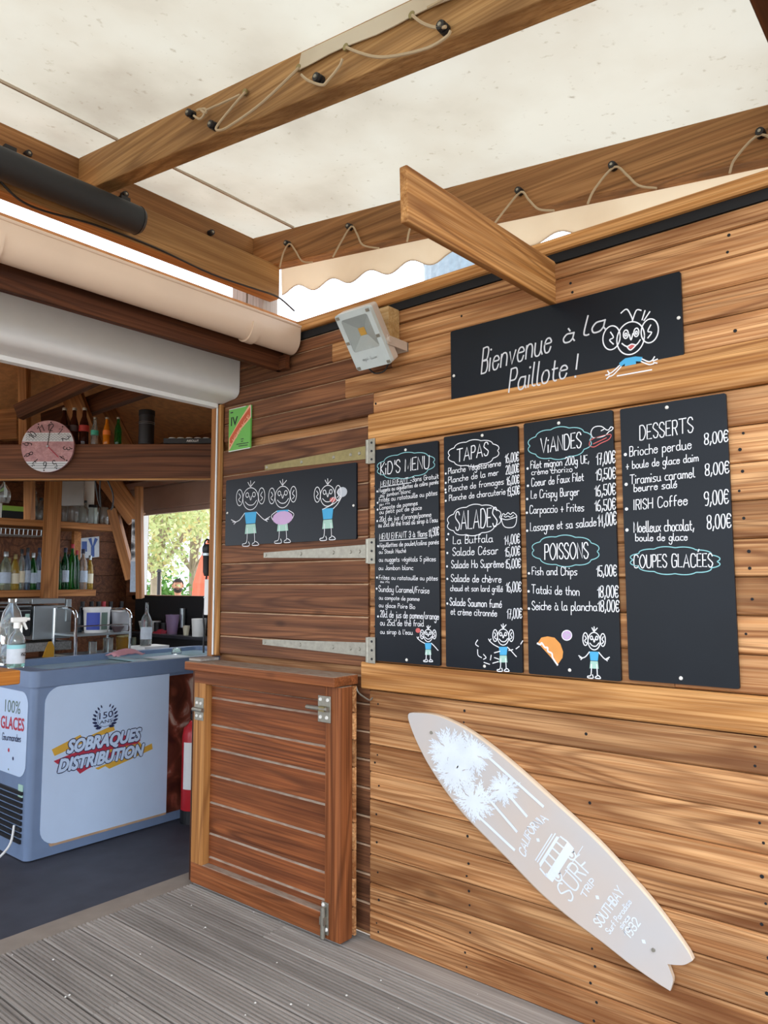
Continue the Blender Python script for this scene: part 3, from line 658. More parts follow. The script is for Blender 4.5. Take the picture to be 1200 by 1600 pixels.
T = crop(690, 660, 4)
b2 = board('chalkboard_tapas', 1.387, 1.709, 1.087, 1.958, 'black chalkboard headed Tapas and Salades, second of the menu row', ((1.56, 1.942), (1.555, 1.10)))
lines(b2, T, [("TAPAS", (95, 248), (290, 205), 78, .006), ("Planche Végétarienne", (42, 322), (370, 270), 36), ("16,00€", (397, 254), (482, 240), 54, .0045), ("Planche de la mer", (42, 378), (355, 328), 36), ("20,00€", (402, 325), (483, 310), 52, .0045), ("Planche de fromages", (45, 433), (388, 385), 36), ("16,00€", (406, 392), (485, 378), 50, .0045),
 ("Planche de charcuterie", (47, 490), (398, 448), 36), ("19,50€", (410, 460), (487, 446), 50, .0045), ("SALADES", (88, 672), (345, 650), 112, .0062), ("La Buffala", (72, 760), (318, 746), 46, .0045), ("14,00€", (392, 764), (488, 752), 55, .0045), ("Salade César", (70, 832), (352, 822), 48, .0045), ("15,00€", (396, 838), (490, 828), 54, .0045),
 ("Salade Ho Suprême", (62, 910), (388, 905), 46), ("15,00€", (398, 912), (494, 906), 54, .0045), ("Salade de chèvre", (60, 994), (372, 1000), 44, .0045), ("chaud et son lard grillé", (55, 1052), (382, 1058), 36), ("16,00€", (403, 1058), (497, 1056), 58, .0045), ("Salade Saumon fumé", (52, 1142), (375, 1158), 46), ("et crème citronnée", (58, 1200), (345, 1212), 42), ("17,00€", (408, 1226), (502, 1222), 58, .0045)])
dots(b2, T, [(26, 320), (26, 378), (24, 420), (26, 438), (26, 490), (42, 698), (34, 732), (36, 816), (34, 900), (36, 978), (36, 1132)])
chalk_path(b2, T, [cloud(T, 50, 115, 350, 268, 10, -.1), cloud(T, 45, 520, 362, 700, 10, -.12)], .003)
chalk_path(b2, T, [[(372, 588), (380, 630), (400, 655), (445, 655), (465, 630), (470, 585)], [(372, 600), (410, 608), (470, 590)], [(375, 590), (385, 570), (400, 578), (415, 564), (430, 575), (445, 563), (460, 572), (470, 585)], [(390, 585), (400, 592), (415, 585), (430, 592), (450, 580)]], .0028)

Vv = crop(810, 640, 3.635)
b3 = board('chalkboard_viandes', 1.733, 2.060, 1.087, 1.962, 'black chalkboard headed Viandes and Poissons, third of the menu row', ((1.868, 1.945), (1.885, 1.11)))
lines(b3, Vv, [("ViANDES", (127, 248), (355, 213), 82, .006), ("Filet mignon 200g UE,", (70, 335), (400, 302), 42), ("17,00€", (443, 314), (550, 300), 64, .005), ("crème chorizo", (75, 371), (305, 352), 32), ("Coeur de Faux Filet", (75, 436), (370, 402), 44, .0042), ("19,50€", (440, 402), (552, 388), 60, .005), ("Le Crispy Burger", (72, 505), (345, 485), 44, .0042), ("16,50€", (434, 492), (552, 480), 60, .005),
 ("Carpaccio + Frites", (65, 590), (372, 575), 44, .0042), ("16,50€", (434, 576), (552, 565), 60, .005), ("Lasagne et sa salade", (68, 690), (442, 660), 46, .0042), ("14,00€", (452, 664), (556, 650), 68, .005), ("POISSONS", (150, 850), (395, 842), 84, .006), ("Fish and Chips", (78, 938), (333, 940), 44, .0042), ("15,00€", (444, 945), (557, 943), 58, .005),
 ("Tataki de thon", (75, 1042), (345, 1055), 48, .0042), ("18,00€", (450, 1066), (567, 1066), 62, .005), ("Seiche à la plancha", (78, 1136), (446, 1142), 48, .0042), ("18,00€", (452, 1144), (572, 1146), 60, .005)])
dots(b3, Vv, [(52, 335), (54, 433), (50, 508), (48, 586), (50, 688), (60, 930), (58, 1032), (60, 1130)])
chalk_path(b3, Vv, [cloud(Vv, 65, 105, 405, 275, 10, -.1), cloud(Vv, 88, 720, 448, 885, 10, .02)], .003, MCHTEAL)
chalk_path(b3, Vv, [[(420, 155), (412, 128), (430, 100), (470, 95), (500, 115), (515, 112), (525, 98), (538, 104), (528, 118), (515, 124), (490, 148), (440, 160), (420, 155)], [(470, 120), (485, 112)]], .003)
chalk_path(b3, Vv, [[(405, 185), (425, 165), (520, 140), (515, 168), (470, 190), (430, 212), (405, 205), (405, 185)], [(425, 195), (500, 160)]], .003, MCHRED)
FK = [0]
def fill(brd, C, poly, mat, name='chalk_fill'):
    FK[0] = (FK[0]+1) % 12; P = [on_y(C(*q), YL+.0007-FK[0]*5e-5) for q in poly]; return MB().add(P, [tuple(range(len(P)))]).build(name, mat, brd)
fill(b3, Vv, [(110, 1325), (130, 1295), (165, 1288), (205, 1295), (238, 1330), (254, 1375), (250, 1410), (222, 1450), (165, 1385)], MCHORANGE)
chalk_path(b3, Vv, [[(108, 1328), (125, 1335), (132, 1325), (150, 1350), (165, 1352), (168, 1372), (190, 1385), (195, 1410), (222, 1450)]], .006)
fill(b3, Vv, [(q[0], q[1]) for q in arc((275, 1282), 27, 0, 345, 15)], MCHPINK)
chalk_path(b3, Vv, [arc((275, 1282), 28, 0, 360, 16)], .003); chalk_path(b3, Vv, [[(262, 1268), (278, 1282), (268, 1300)], [(278, 1282), (295, 1275)]], .003, MCHGREY)

D = crop(960, 600, 3.2653)
b4 = board('chalkboard_desserts', 2.085, 2.409, 1.094, 1.960, 'black chalkboard headed Desserts, rightmost of the menu row', ((2.235, 1.943), (2.245, 1.112)))
lines(b4, D, [("DESSERTS", (130, 286), (400, 245), 72, .005), ("Brioche perdue", (78, 368), (392, 330), 48, .0042), ("8,00€", (460, 308), (580, 290), 54, .005), ("+ boule de glace daim", (60, 435), (428, 393), 38), ("Tiramisu caramel", (80, 511), (408, 475), 46, .0042), ("8,00€", (464, 466), (585, 452), 56, .005), ("beurre salé", (100, 549), (318, 528), 38, .0042),
 ("IRISH Coffee", (100, 642), (372, 615), 50, .0044), ("9,00€", (460, 618), (582, 605), 66, .005), ("Moelleux chocolat,", (100, 756), (405, 745), 54, .0044), ("8,00€", (474, 738), (595, 730), 66, .005), ("boule de glace", (108, 801), (372, 797), 36), ("COUPES GLACÉES", (100, 936), (500, 932), 62, .005)])
dots(b4, D, [(56, 360), (60, 512), (62, 638), (64, 745)], .0055)
chalk_path(b4, D, [cloud(D, 95, 835, 525, 968, 12, .02)], .003, MCHTEAL)

Ww = crop(700, 410, 3.0769)
b5 = board('chalkboard_welcome', 1.424, 2.293, 2.044, 2.368, 'long black welcome chalkboard mounted above the row of menu boards', ((1.437, 2.19), (2.282, 2.22)))
lines(b5, Ww, [("Bienvenue", (160, 535), (492, 425), 118, .0085), ("à", (552, 390), (603, 378), 76, .0085), ("la", (650, 355), (752, 325), 90, .0085), ("Paillote", (292, 625), (568, 553), 108, .0085), ("!", (612, 548), (617, 547), 105, .0085)], mat=MCHGREYW, sh_=.32)
Cc = crop(340, 720, 5)
b6 = board('chalkboard_drawings', .068, .936, 1.583, 1.908, 'black board with three chalk figures in blue shirts, on the hatch', ((.082, 1.745), (.92, 1.725)))

def kid(brd, C, cx, top, bot, pose, sk=0.):
    """a simple chalk doodle of a smiling child with side bunches, in pixels of the crop C"""
    H = bot-top
    t = lambda u, v: (cx+u*H, bot-v*H+sk*u*H)
    ell = lambda u, v, a, b_, n=14, s0=0, s1=360: [t(u+a*math.cos(math.radians(s0+(s1-s0)*i/n)), v+b_*math.sin(math.radians(s0+(s1-s0)*i/n))) for i in range(n+1)]
    L_ = [ell(0, .70, .115, .165), ell(-.165, .73, .048, .12), ell(.165, .73, .048, .12), [t(-.175, .79), t(-.15, .74), t(-.18, .70), t(-.15, .66)], [t(.175, .79), t(.15, .74), t(.18, .70), t(.15, .66)],
          ell(-.05, .76, .022, .035, 8), ell(.05, .76, .022, .035, 8), [t(-.015, .74), t(0, .68), t(.02, .74)], [t(-.08, .66), t(-.03, .61), t(.04, .61), t(.09, .67)],
          [t(-.04, .95), t(0, .88), t(.0, .97)], [t(0, .88), t(.06, .95)], [t(-.05, .26), t(-.06, .06), t(-.12, .03), t(-.11, 0), t(-.02, 0), t(-.03, .06)], [t(.05, .26), t(.06, .06), t(.03, .03), t(.03, 0), t(.12, 0), t(.1, .04), t(.06, .06)]]
    F = [([t(-.09, .50), t(.09, .50), t(.07, .33), t(-.07, .33)], MCHBLUE), ([t(-.07, .32), t(.07, .32), t(.085, .18), t(-.085, .18)], MCHGREEN)]
    if pose == 'open': L_ += [[t(-.09, .49), t(-.16, .40), t(-.22, .37)], [t(.09, .49), t(.17, .40), t(.22, .36)]]+[[t(s*.22, .37), t(s*(.25+.02*k), .34+.035*k)] for s in (-1, 1) for k in range(3)]
    if pose == 'ball': L_ += [[t(-.09, .49), t(-.17, .43), t(-.15, .36)], [t(.09, .49), t(.17, .43), t(.15, .36)]]; F.append((ell(0, .38, .155, .105)[:-1], MCHPINK))
    if pose == 'up': L_ += [[t(-.08, .49), t(.12, .58), t(.2, .68)], [t(.09, .49), t(.16, .56), t(.22, .66)]]; F.append((ell(.23, .74, .08, .08)[:-1], MCHGREY)); F.append((ell(.08, .63, .05, .04)[:-1], MCHRED))
    if pose == 'wave': L_ += [[t(-.09, .49), t(-.2, .55), t(-.28, .62)], [t(.09, .49), t(.18, .40), t(.24, .33)], [t(-.28, .62), t(-.3, .66)], [t(-.28, .62), t(-.25, .66)], [t(.24, .33), t(.27, .30)]]
    for poly, mt in F: fill(brd, C, poly, mt)
    chalk_path(brd, C, L_, .0034)
kid(b6, Cc, 258, 140, 662, 'open', -.08); kid(b6, Cc, 508, 130, 640, 'ball', -.08); kid(b6, Cc, 860, 125, 618, 'up', -.08)
# welcome figure: bust with open arms
def bust(brd, C, cx, cy, s):
    t = lambda u, v: (cx+u*s, cy-v*s-.18*u*s)
    ell = lambda u, v, a, b_, n=14: [t(u+a*math.cos(2*math.pi*i/n), v+b_*math.sin(2*math.pi*i/n)) for i in range(n+1)]
    fill(brd, C, [t(-.28, -1.1), t(.26, -1.1), t(.30, -1.9), t(-.34, -1.9)], MCHBLUE)
    fill(brd, C, [t(-.28, -1.1), t(-.6, -1.3), t(-.52, -1.5), t(-.25, -1.35)], MCHBLUE); fill(brd, C, [t(.26, -1.1), t(.62, -1.2), t(.55, -1.42), t(.25, -1.35)], MCHBLUE)
    fill(brd, C, ell(.05, -.55, .16, .12)[:-1], MCHRED)
    chalk_path(brd, C, [ell(0, -.1, .72, .85, 18), ell(-1.0, .1, .45, .62), ell(1.0, .1, .45, .62), ell(-.25, .15, .13, .22), ell(.3, .15, .13, .22), ell(-.25, .13, .05, .08, 8), ell(.3, .13, .05, .08, 8), [t(-.06, .1), t(.02, -.2), t(.12, .12)], [t(-.45, -.3), t(-.2, -.5), t(.05, -.42), t(.3, -.5), t(.5, -.28)], [t(-.2, -.5), t(0, -.72), t(.3, -.5)],
      [t(-1.05, .4), t(-.9, .1), t(-1.1, 0), t(-.9, -.25)], [t(1.05, .4), t(.9, .1), t(1.1, 0), t(.9, -.25)], [t(-.5, 1.3), t(-.2, 1.45), t(.05, 1.0), t(.1, .8)], [t(.1, .8), t(.3, 1.3), t(.55, 1.25)], [t(.6, .75), t(.75, 1.2)], [t(.7, .7), t(1.0, 1.1)],
      [t(-.58, -1.42), t(-.95, -1.7), t(-1.15, -1.75)], [t(-.5, -1.5), t(-.9, -1.85), t(-1.12, -1.9)], [t(-1.1, -1.75), t(-1.2, -1.6)], [t(-1.12, -1.8), t(-1.3, -1.8)], [t(-1.12, -1.9), t(-1.25, -2.0)], [t(.6, -1.3), t(.95, -1.5), t(1.15, -1.45)], [t(.56, -1.42), t(.95, -1.65), t(1.2, -1.65)], [t(1.15, -1.45), t(1.25, -1.3)], [t(1.18, -1.5), t(1.4, -1.45)], [t(1.2, -1.6), t(1.38, -1.65)], [t(-.7, -1.95), t(1.1, -1.95)]], .0042)
bust(b5, Ww, 878, 355, 92)
kid(b1, K, 375, 1245, 1490, 'wave', 0); fill(b1, K, arc((308, 1285), 16, 0, 330, 11), MCHRED)
kid(b2, T, 385, 1250, 1555, 'wave', 0)
chalk_path(b2, T, [[(225, 1360), (212, 1385), (230, 1400)], [(225, 1420), (228, 1455), (250, 1470)], [(262, 1450), (278, 1470), (262, 1480)], [(265, 1500), (300, 1512)], [(320, 1505), (355, 1495)], [(358, 1480), (330, 1470)], [(305, 1485), (310, 1455)], [(330, 1440), (365, 1430)], [(420, 1425), (445, 1420)], [(465, 1415), (485, 1400)], [(495, 1385), (507, 1365)]], .0034)
kid(b3, Vv, 430, 1225, 1525, 'open', .05)

# licence sign
P_ = lambda u, v: on_y((350+u/18.8, 625+v/18.8), YB)
sg = MB().prism([P_(150, 285), P_(130, 1525), P_(760, 1400), P_(790, 140)], (0, .009, 0)).build('licence_sign', MSIGN); tag(sg, 'small green IV licence sign with red diagonal band, on the wall above the hatch', 'sign')
q_ = lambda u, v, dy=.0006: on_y((350+u/18.8, 625+v/18.8), YB-dy)
MB().add([q_(150, 1130), q_(135, 1500), q_(180, 1440), q_(470, 890), q_(790, 520), q_(790, 140), q_(735, 160), q_(480, 560)], [tuple(range(8))]).build('band', MSIGNP, sg)
MB().add([q_(165, 1130, .001), q_(160, 1400, .001), q_(460, 850, .001), q_(770, 480, .001), q_(770, 200, .001), q_(480, 600, .001)], [tuple(range(6))]).build('band_core', MSIGNR, sg)
font_mesh('LICENCE', q_(225, 1330, .0014), q_(770, 470, .0014), .020, NRM, updir=(on_y((350+150/18.8, 625), YB)-on_y((350+300/18.8, 625+120/18.8), YB)).normalized(), bold=.01, mat=MSIGNP, name='band_lettering', parent=sg)
font_mesh('IV', q_(205, 765, .001), q_(395, 730, .001), .046, NRM, bold=.02, mat=MBLACK, name='numeral', parent=sg)
mb = MB()
for (u0, v0, u1, v1) in ((500, 1150, 570, 1138), (505, 1215, 555, 1207), (370, 1305, 715, 1250), (430, 1355, 690, 1320)): mb.ribbon([q_(u0, v0, .001), q_(u1, v1, .001)], .004, NRM)
mb.ribbon([q_(200, 380, .001), q_(260, 365, .001)], .006, NRM); mb.build('small_print', MBLACK, sg)
mb = MB().ribbon([q_(135, 1518, .0008), q_(755, 1402, .0008)], .004, NRM).ribbon([q_(152, 292, .0008), q_(640, 180, .0008)], .003, NRM).ribbon([q_(785, 150, .0008), q_(788, 500, .0008)], .003, NRM); mb.build('white_border', MWHITE, sg)

# ================================================================== SURFBOARD, FLOODLIGHT
SB = crop(620, 1100, 2.5); YS = -.022
edge = [(44, 42), (60, 110), (105, 210), (165, 310), (245, 420), (320, 500), (430, 610), (545, 730), (660, 830), (800, 935), (900, 1013), (1000, 1083), (1066, 1124), (1078, 1082), (1070, 1050), (1057, 1016), (1090, 1019), (1125, 1017), (1157, 1000), (1140, 965), (1080, 878), (1000, 772), (900, 657), (800, 548), (700, 453), (600, 363), (500, 273), (400, 188), (300, 113), (220, 68), (150, 41), (85, 34)]
E3 = [on_y(SB(*p), YS) for p in edge]
def smooth_closed(P, sharp):
    out = []; n = len(P)
    for i in range(n):
        p0, p1, p2, p3 = P[i-1], P[i], P[(i+1) % n], P[(i+2) % n]
        if i in sharp: p0 = p1
        if (i+1) % n in sharp: p3 = p2
        for j in range(4):
            t = j/4; out.append(.5*(2*p1+(p2-p0)*t+(2*p0-5*p1+4*p2-p3)*t*t+(3*p1-p0-3*p2+p3)*t**3))
    return out
E3 = smooth_closed(E3, {12, 15, 18})
cen = sum(E3, Vector())/len(E3)
nose, tail = on_y(SB(58, 36), YS), on_y(SB(1112, 1062), YS); axd = (tail-nose).normalized()
def inset(P, k): return [p+(nose+axd*(p-nose).dot(axd)-p)*k for p in P]
from mathutils.geometry import tessellate_polygon
sfb = thing('surfboard', cen, 'pale wooden surfboard with white palm print leaning diagonally on the plank wall', 'surfboard')
mb = MB(); n = len(E3); vs = []
layers = [(0, .018), (0, .009), (.01, .004), (.028, .0012), (.05, 0)]
for d, dy in layers: vs += [p+Vector((0, dy, 0)) for p in inset(E3, d)]
smooth_auto(mb.add(vs, [(k*n+i, k*n+(i+1) % n, (k+1)*n+(i+1) % n, (k+1)*n+i) for k in range(len(layers)-1) for i in range(n)]+[tuple(range(n))[::-1]]).build('rim', MSURFE, sfb), 35)
top = inset(E3, .05)
MB().add(top, [tuple(t) for t in tessellate_polygon([top])]).build('deck_print', MSURF, sfb)
YT = YS-.0012
sp = lambda u, v: on_y(SB(u, v), YT)
def sfill(mb, pts): lf = Vector((0, -mb.lift(), 0)); P = [sp(*p)+lf for p in pts]; return mb.add(P, [tuple(range(len(P)))])
def inside(q):
    w = 0; n_ = len(top)
    for i in range(n_):
        a_, b_ = top[i], top[(i+1) % n_]
        if (a_.z > q.z) != (b_.z > q.z) and q.x < a_.x+(q.z-a_.z)*(b_.x-a_.x)/(b_.z-a_.z): w ^= 1
    return w
def pfill(mb, pts):
    if all(inside(sp(*p)) for p in pts): sfill(mb, pts)
def palm(mb, u, v, r, n_=20):
    """fan palm head: long split fronds around a centre"""
    for i in range(n_):
        a = 2*math.pi*i/n_+random.uniform(-.1, .1); rr = r*random.uniform(.75, 1.15)
        d = (math.cos(a), math.sin(a)); q = (-d[1], d[0]); w = r*.085
        for t0, t1 in ((0, .35), (.35, .7), (.7, 1.)):
            k0, k1 = 1-t0*.6, 1-t1*.9
            pfill(mb, [(u+d[0]*rr*t0+q[0]*w*k0, v+d[1]*rr*t0+q[1]*w*k0), (u+d[0]*rr*t1+q[0]*w*k1, v+d[1]*rr*t1+q[1]*w*k1), (u+d[0]*rr*t1-q[0]*w*k1, v+d[1]*rr*t1-q[1]*w*k1), (u+d[0]*rr*t0-q[0]*w*k0, v+d[1]*rr*t0-q[1]*w*k0)])
        for k in range(7):
            t = .30+.1*k; s_ = 1 if k % 2 else -1; ln = r*(.42-.03*k); x_, y_ = u+d[0]*rr*t, v+d[1]*rr*t
            e_ = (d[0]*.95+q[0]*s_*.33, d[1]*.95+q[1]*s_*.33)
            pfill(mb, [(x_, y_), (x_+e_[0]*ln*.5+q[0]*r*.042, y_+e_[1]*ln*.5+q[1]*r*.042), (x_+e_[0]*ln, y_+e_[1]*ln), (x_+e_[0]*ln*.5-q[0]*r*.042, y_+e_[1]*ln*.5-q[1]*r*.042)])
    pfill(mb, arc((u, v), r*.30, 0, 345, 12))
Sc = crop(630, 1110, 5.2174)
def S2(u, v): p = Sc(u, v); return ((p[0]-620)*2.5, (p[1]-1100)*2.5)
for (u, v, r, tr) in ((375, 330, 175, None), (560, 350, 170, (640, 330, 1140, 780)), (430, 500, 175, (640, 650, 925, 985)), (570, 740, 165, (600, 850, 905, 1135)), (820, 640, 125, (860, 690, 1005, 860))):
    mb = MB(); c = S2(u, v); palm(mb, c[0], c[1], r/5.2174*2.5)
    if tr: mb.ribbon([sp(*S2(tr[0], tr[1])), sp(*S2(tr[2], tr[3]))], .0095, NRM)
    mb.build('palm_print', MPRINT, sfb)
d_b = (sp(300, 700)-sp(300, 700))
ax_ = (on_y(SB(1060, 1016), YT)-on_y(SB(60, 50), YT)).normalized()   # nose to tail
acr = Vector((ax_.z, 0, -ax_.x)); acr = acr if acr.x > 0 else -acr    # across the board, reading direction
upv = -ax_
St = crop(800, 1250, 4.8)
def S3(u, v): p = St(u, v); return on_y(p, YT)
def surf_text(txt, p, w, h, lw, bend=0., name='print_lettering'):
    c = S3(*p); mb = MB(); write(mb, txt, c-acr*w/2, c+acr*w/2, h, lw, NRM, updir=upv, bend=bend); mb.build(name, MPRINT, sfb)
surf_text('CALIFORNIA', (185, 290), .165, .026, .0042, bend=4.0)
surf_text('SURF', (526, 640), .150, .056, .0050, bend=1.0)
surf_text('TRIP', (592, 682), .070, .019, .0034, bend=1.0)
surf_text('SOUTHBAY', (752, 826), .150, .027, .0038)
surf_text('Surf Paradise', (815, 888), .135, .017, .0026)
surf_text('since', (856, 926), .050, .015, .0026)
surf_text('1932', (922, 985), .066, .024, .0036)
mb = MB()
for p in ((195, 300), (640, 730), (988, 1062)):
    c = S3(*p); mb.add([c+acr*.007, c+upv*.008, c-acr*.007, c-upv*.008], [(0, 1, 2, 3)])
mb.build('diamond_print', MPRINT, sfb)
# the little van print: body, windows left open, wheels
vc = S3(335, 440); vx = acr; vy = upv
vq = lambda a, b_: vc+vx*a+vy*b_
mb = MB()
def quad(*pp): mb.add([vq(*p) for p in pp], [tuple(range(len(pp)))])
quad((-.075, -.028), (.072, -.028), (.076, .0), (-.078, .0)); quad((-.078, .0), (-.068, .004), (-.066, .004), (-.066, .0))
quad((-.068, .028), (.066, .028), (.060, .038), (-.060, .038))
for a, b_ in ((-.078, -.072), (-.040, -.034), (-.012, -.006), (.016, .022), (.044, .050), (.070, .076)): quad((a, 0), (b_, 0), (b_*.95, .028), (a*.95, .028))
for k in range(2): quad((-.062, .043+.008*k), (.066-.01*k, .043+.008*k), (.066-.01*k, .047+.008*k), (-.062, .047+.008*k))
mb.build('van_print', MPRINT, sfb)
mb = MB()
for a in (-.045, .048):
    c = vq(a, -.032); mb.ribbon([c+(vx*math.cos(t)+vy*math.sin(t))*.014 for t in [i*math.pi/8 for i in range(17)]], .005, NRM); mb.ribbon([c], .009, NRM)
mb.ribbon([vq(-.03, -.046), vq(.1, -.046)], .002, NRM); mb.build('wheel_print', MPRINT, sfb)
for p in ((135, 112), (1002, 961)):
    c = sp(*p); MB().cyl(c, c+Vector((0, -.004, 0)), .006, .005, 10).build('screw', MGALV, sfb)

fl = thing('floodlight', (1.12, -.17, 2.36), 'grey white floodlight tilted down on the wall above the hatch', 'floodlight')
fb, ft = Vector((1.112, -.10, 2.266)), Vector((1.112, -.245, 2.462)); fu = (ft-fb).normalized(); fx = Vector((1, 0, 0)); fn = fu.cross(fx); fn = fn if fn.y < 0 else -fn
FM = Matrix(((fx.x, fu.x, fn.x, fb.x), (fx.y, fu.y, fn.y, fb.y), (fx.z, fu.z, fn.z, fb.z), (0, 0, 0, 1)))
MFL = plain('floodlight_grey', 'CBD4D4', .4); MFLB = plain('floodlight_back', 'C9B8AA', .5); MLENS = plain('floodlight_reflector', 'A9B0AC', .25, noise=.1); MLED = plain('led_yellow', 'D9A542', .5)
def fpart(mb, name, mat, bev=.002, par=None):
    mb.v = [tuple(FM @ Vector(p)) for p in mb.v]; return mb.build(name, mat, par or fl, bevel=bev)
hw, hh = .091, .240
fr_o = rrect(-hw, 0, hw, hh, .012, n=4)
fpart(MB().prism([(x, y, -.02) for x, y in fr_o], (0, 0, -.035)), 'housing', MFLB)
fpart(MB().prism([(x*.82, .03+y*.75, -.055) for x, y in fr_o], (0, 0, -.02)), 'heat_sink', MFLB)
win = rrect(-.068, .078, .068, .215, .010, n=4)
mb = MB(); no = len(fr_o)
mb.add([(x, y, 0) for x, y in fr_o]+[(x, y, 0) for x, y in win]+[(x, y, -.02) for x, y in fr_o], [(i, (i+1) % no, (i+1) % no+no, i+no) for i in range(no)]+[((i+1) % no, i, i+2*no, (i+1) % no+2*no) for i in range(no)])
fpart(mb, 'front_frame', MFL, 0)
mb = MB(); sq = [(-.018, .132), (.018, .132), (.018, .165), (-.018, .165)]
wq = [(-.068, .078), (.068, .078), (.068, .215), (-.068, .215)]
mb.add([(x, y, -.001) for x, y in wq]+[(x, y, -.0185) for x, y in sq], [(i, (i+1) % 4, (i+1) % 4+4, i+4) for i in range(4)]+[(4, 5, 6, 7)])
fpart(mb, 'reflector', MLENS, 0)
fpart(MB().box((-.016, .133, -.018), (.016, .164, -.0165)), 'led_chip', MLED, 0)
fpart(MB().prism([(x, y, -.001) for x, y in win], (0, 0, .0015)), 'glass_cover', MPANE, 0)
for (x, y) in ((-.078, .01), (.0785, .01), (-.079, .12), (.079, .12), (-.078, .226), (.078, .226)): fpart(MB().box((x-.008, y-.006, 0), (x+.008, y+.006, .003)), 'clip', MGALV, 0)
mk = MB(); write(mk, 'epi lux', (-.042, .036, .0006), (.032, .036, .0006), .013, .0022, (0, 0, 1), updir=(0, 1, 0)); fpart(mk, 'maker_lettering', MSTEEL, 0)
br = MB().box((1.205, -.135, 2.335), (1.209, -.0, 2.372)).build('bracket_arm', MFLB, fl, bevel=.001)
MB().box((1.015, -.135, 2.335), (1.019, -.0, 2.372)).build('bracket_arm', MFLB, fl); MB().box((1.015, -.008, 2.335), (1.209, -.003, 2.372)).build('bracket_base', MFLB, fl)
MB().cyl((1.2, -.125, 2.355), (1.218, -.125, 2.355), .012, None, 12).build('pivot_knob', MFLB, fl)
blk = bx((1.075, -.075, 2.378), (1.165, -.004, 2.518)).build('mounting_block', MSIGNP, bevel=.002); tag(blk, 'pale square block behind the floodlight near the wall top', 'block')
blk.data.materials[0] = wood('pale_block_wood', 'E0C08E', 'D2AC74', 'A67E48', scorch=.1)
MB().tube(catmull([on_y(q, -.035) for q in ((575, 574), (585, 583), (600, 580), (607, 568))], 4), .0035).build('lead', MBLACK, fl)

# water tank seen over the wall
wt = thing('water_tank', (.375, 1.75, -.2), 'pale ribbed cylinder tank showing above the wall behind the overhang board', 'tank')
mb = MB(); n = 48; vs = []
MTANK = plain('tank_grey_white', '7C8E98', .6, noise=.35, nscale=30)
for z in (-.2, 3.56): vs += [(.385+(.30+.008*(i % 2))*math.cos(2*math.pi*i/n), 1.75+(.30+.008*(i % 2))*math.sin(2*math.pi*i/n), z) for i in range(n)]
mb.add(vs, [(i, (i+1) % n, (i+1) % n+n, i+n) for i in range(n)]+[tuple(range(n, 2*n))]).build('shell', MTANK, wt)
MB().tube([(.385+.312*math.cos(t), 1.75+.312*math.sin(t), 3.56) for t in [i*math.pi/18 for i in range(37)]], .008, 6).build('rim', MSTEEL, wt)

# ================================================================== FREEZER
fz = thing('chest_freezer', (-1.2, .3, 0), 'blue chest freezer with pale front panel and 150 years logo behind the bar opening', 'freezer')
FX, FB, FY0, FY1 = -.885, -1.56, -.485, 1.06
pl = lambda x0, y0, x1, y1, r: [(x, y) for x, y in rrect(x0, y0, x1, y1, r, n=5)]
smooth_auto(MB().prism([(x, y, -.006) for x, y in pl(FB, FY0, FX, FY1, .035)], (0, 0, .886)).build('cabinet', MFREEZ, fz))
def ringprism(mb, o, i, z0, z1):
    n = len(o); mb.add([(x, y, z) for z in (z0, z1) for P in (o, i) for x, y in P], [f for k in range(n) for q in [(k+1) % n] for f in ((k, q, 2*n+q, 2*n+k), (q+n, k+n, 3*n+k, 3*n+q), (2*n+k, 2*n+q, 3*n+q, 3*n+k), (q, k, k+n, q+n))]); return mb
smooth_auto(ringprism(MB(), pl(FB-.012, FY0-.012, FX+.012, FY1+.012, .05), pl(FB+.05, FY0+.09, FX-.05, FY1-.07, .03), .862, .945).build('rim', MFREEZ, fz))
MB().box((FB+.05, FY0+.09, .90), (FX-.05, .36, .908)).build('glass_lid', GLID, fz); MB().box((FB+.05, .30, .912), (FX-.05, FY1-.07, .920)).build('glass_lid', GLID, fz)
MB().box((FB+.05, .29, .921), (FX-.05, .31, .930)).build('lid_handle', MSTEEL, fz); MB().box((FX-.075, FY0+.09, .925), (FX-.055, FY1-.07, .934)).build('lid_track', MSTEEL, fz)
MB().prism([(FX+.0008, y, z) for y, z in rrect(.28, .045, FY1-.04, .845, .07)], (.002, 0, 0)).build('chocolate_print', MCHOC, fz)
fp = MB().prism([(FX+.003, y, z) for y, z in rrect(-.418, .052, .335, .858, .085, (1, 0, 0, 1))], (.0025, 0, 0)).build('front_panel', MPANEL, fz)
MB().prism([(FX+.003, y, z) for y, z in [(-.36, .040), (.335, .040), (.335, .058), (-.37, .055)]], (.002, 0, 0)).build('worn_edge', plain('worn_tan_edge', 'BE9C7C', .8, noise=.4, nscale=12), fz)
LX = FX+.0062; fo = lambda p, k=0: on_x(p, LX+k*.0005)
c1 = crop(60, 1080, 6.3158); NX = (1, 0, 0)
def lp(polys, mat, name, k):
    mb = MB()
    for poly in polys: P = [fo(c1(*q), k) for q in poly]; mb.add(P, [tuple(range(len(P)))])
    return mb.build(name, mat, fp)
lp([[(132, 575), (415, 430), (440, 470), (740, 335), (755, 385), (530, 470), (160, 640)], [(560, 760), (860, 640), (1120, 515), (1128, 570), (870, 690), (700, 765), (660, 740), (590, 775)], [(470, 600), (1000, 500), (1040, 560), (480, 690)]], MYEL, 'logo_brush', 0)
lp([[(150, 690), (470, 560), (800, 400), (815, 425), (1010, 480), (980, 515), (640, 590), (190, 720)], [(370, 770), (640, 640), (790, 560), (820, 600), (480, 770), (410, 815)]], MINKRED, 'logo_brush', 1)
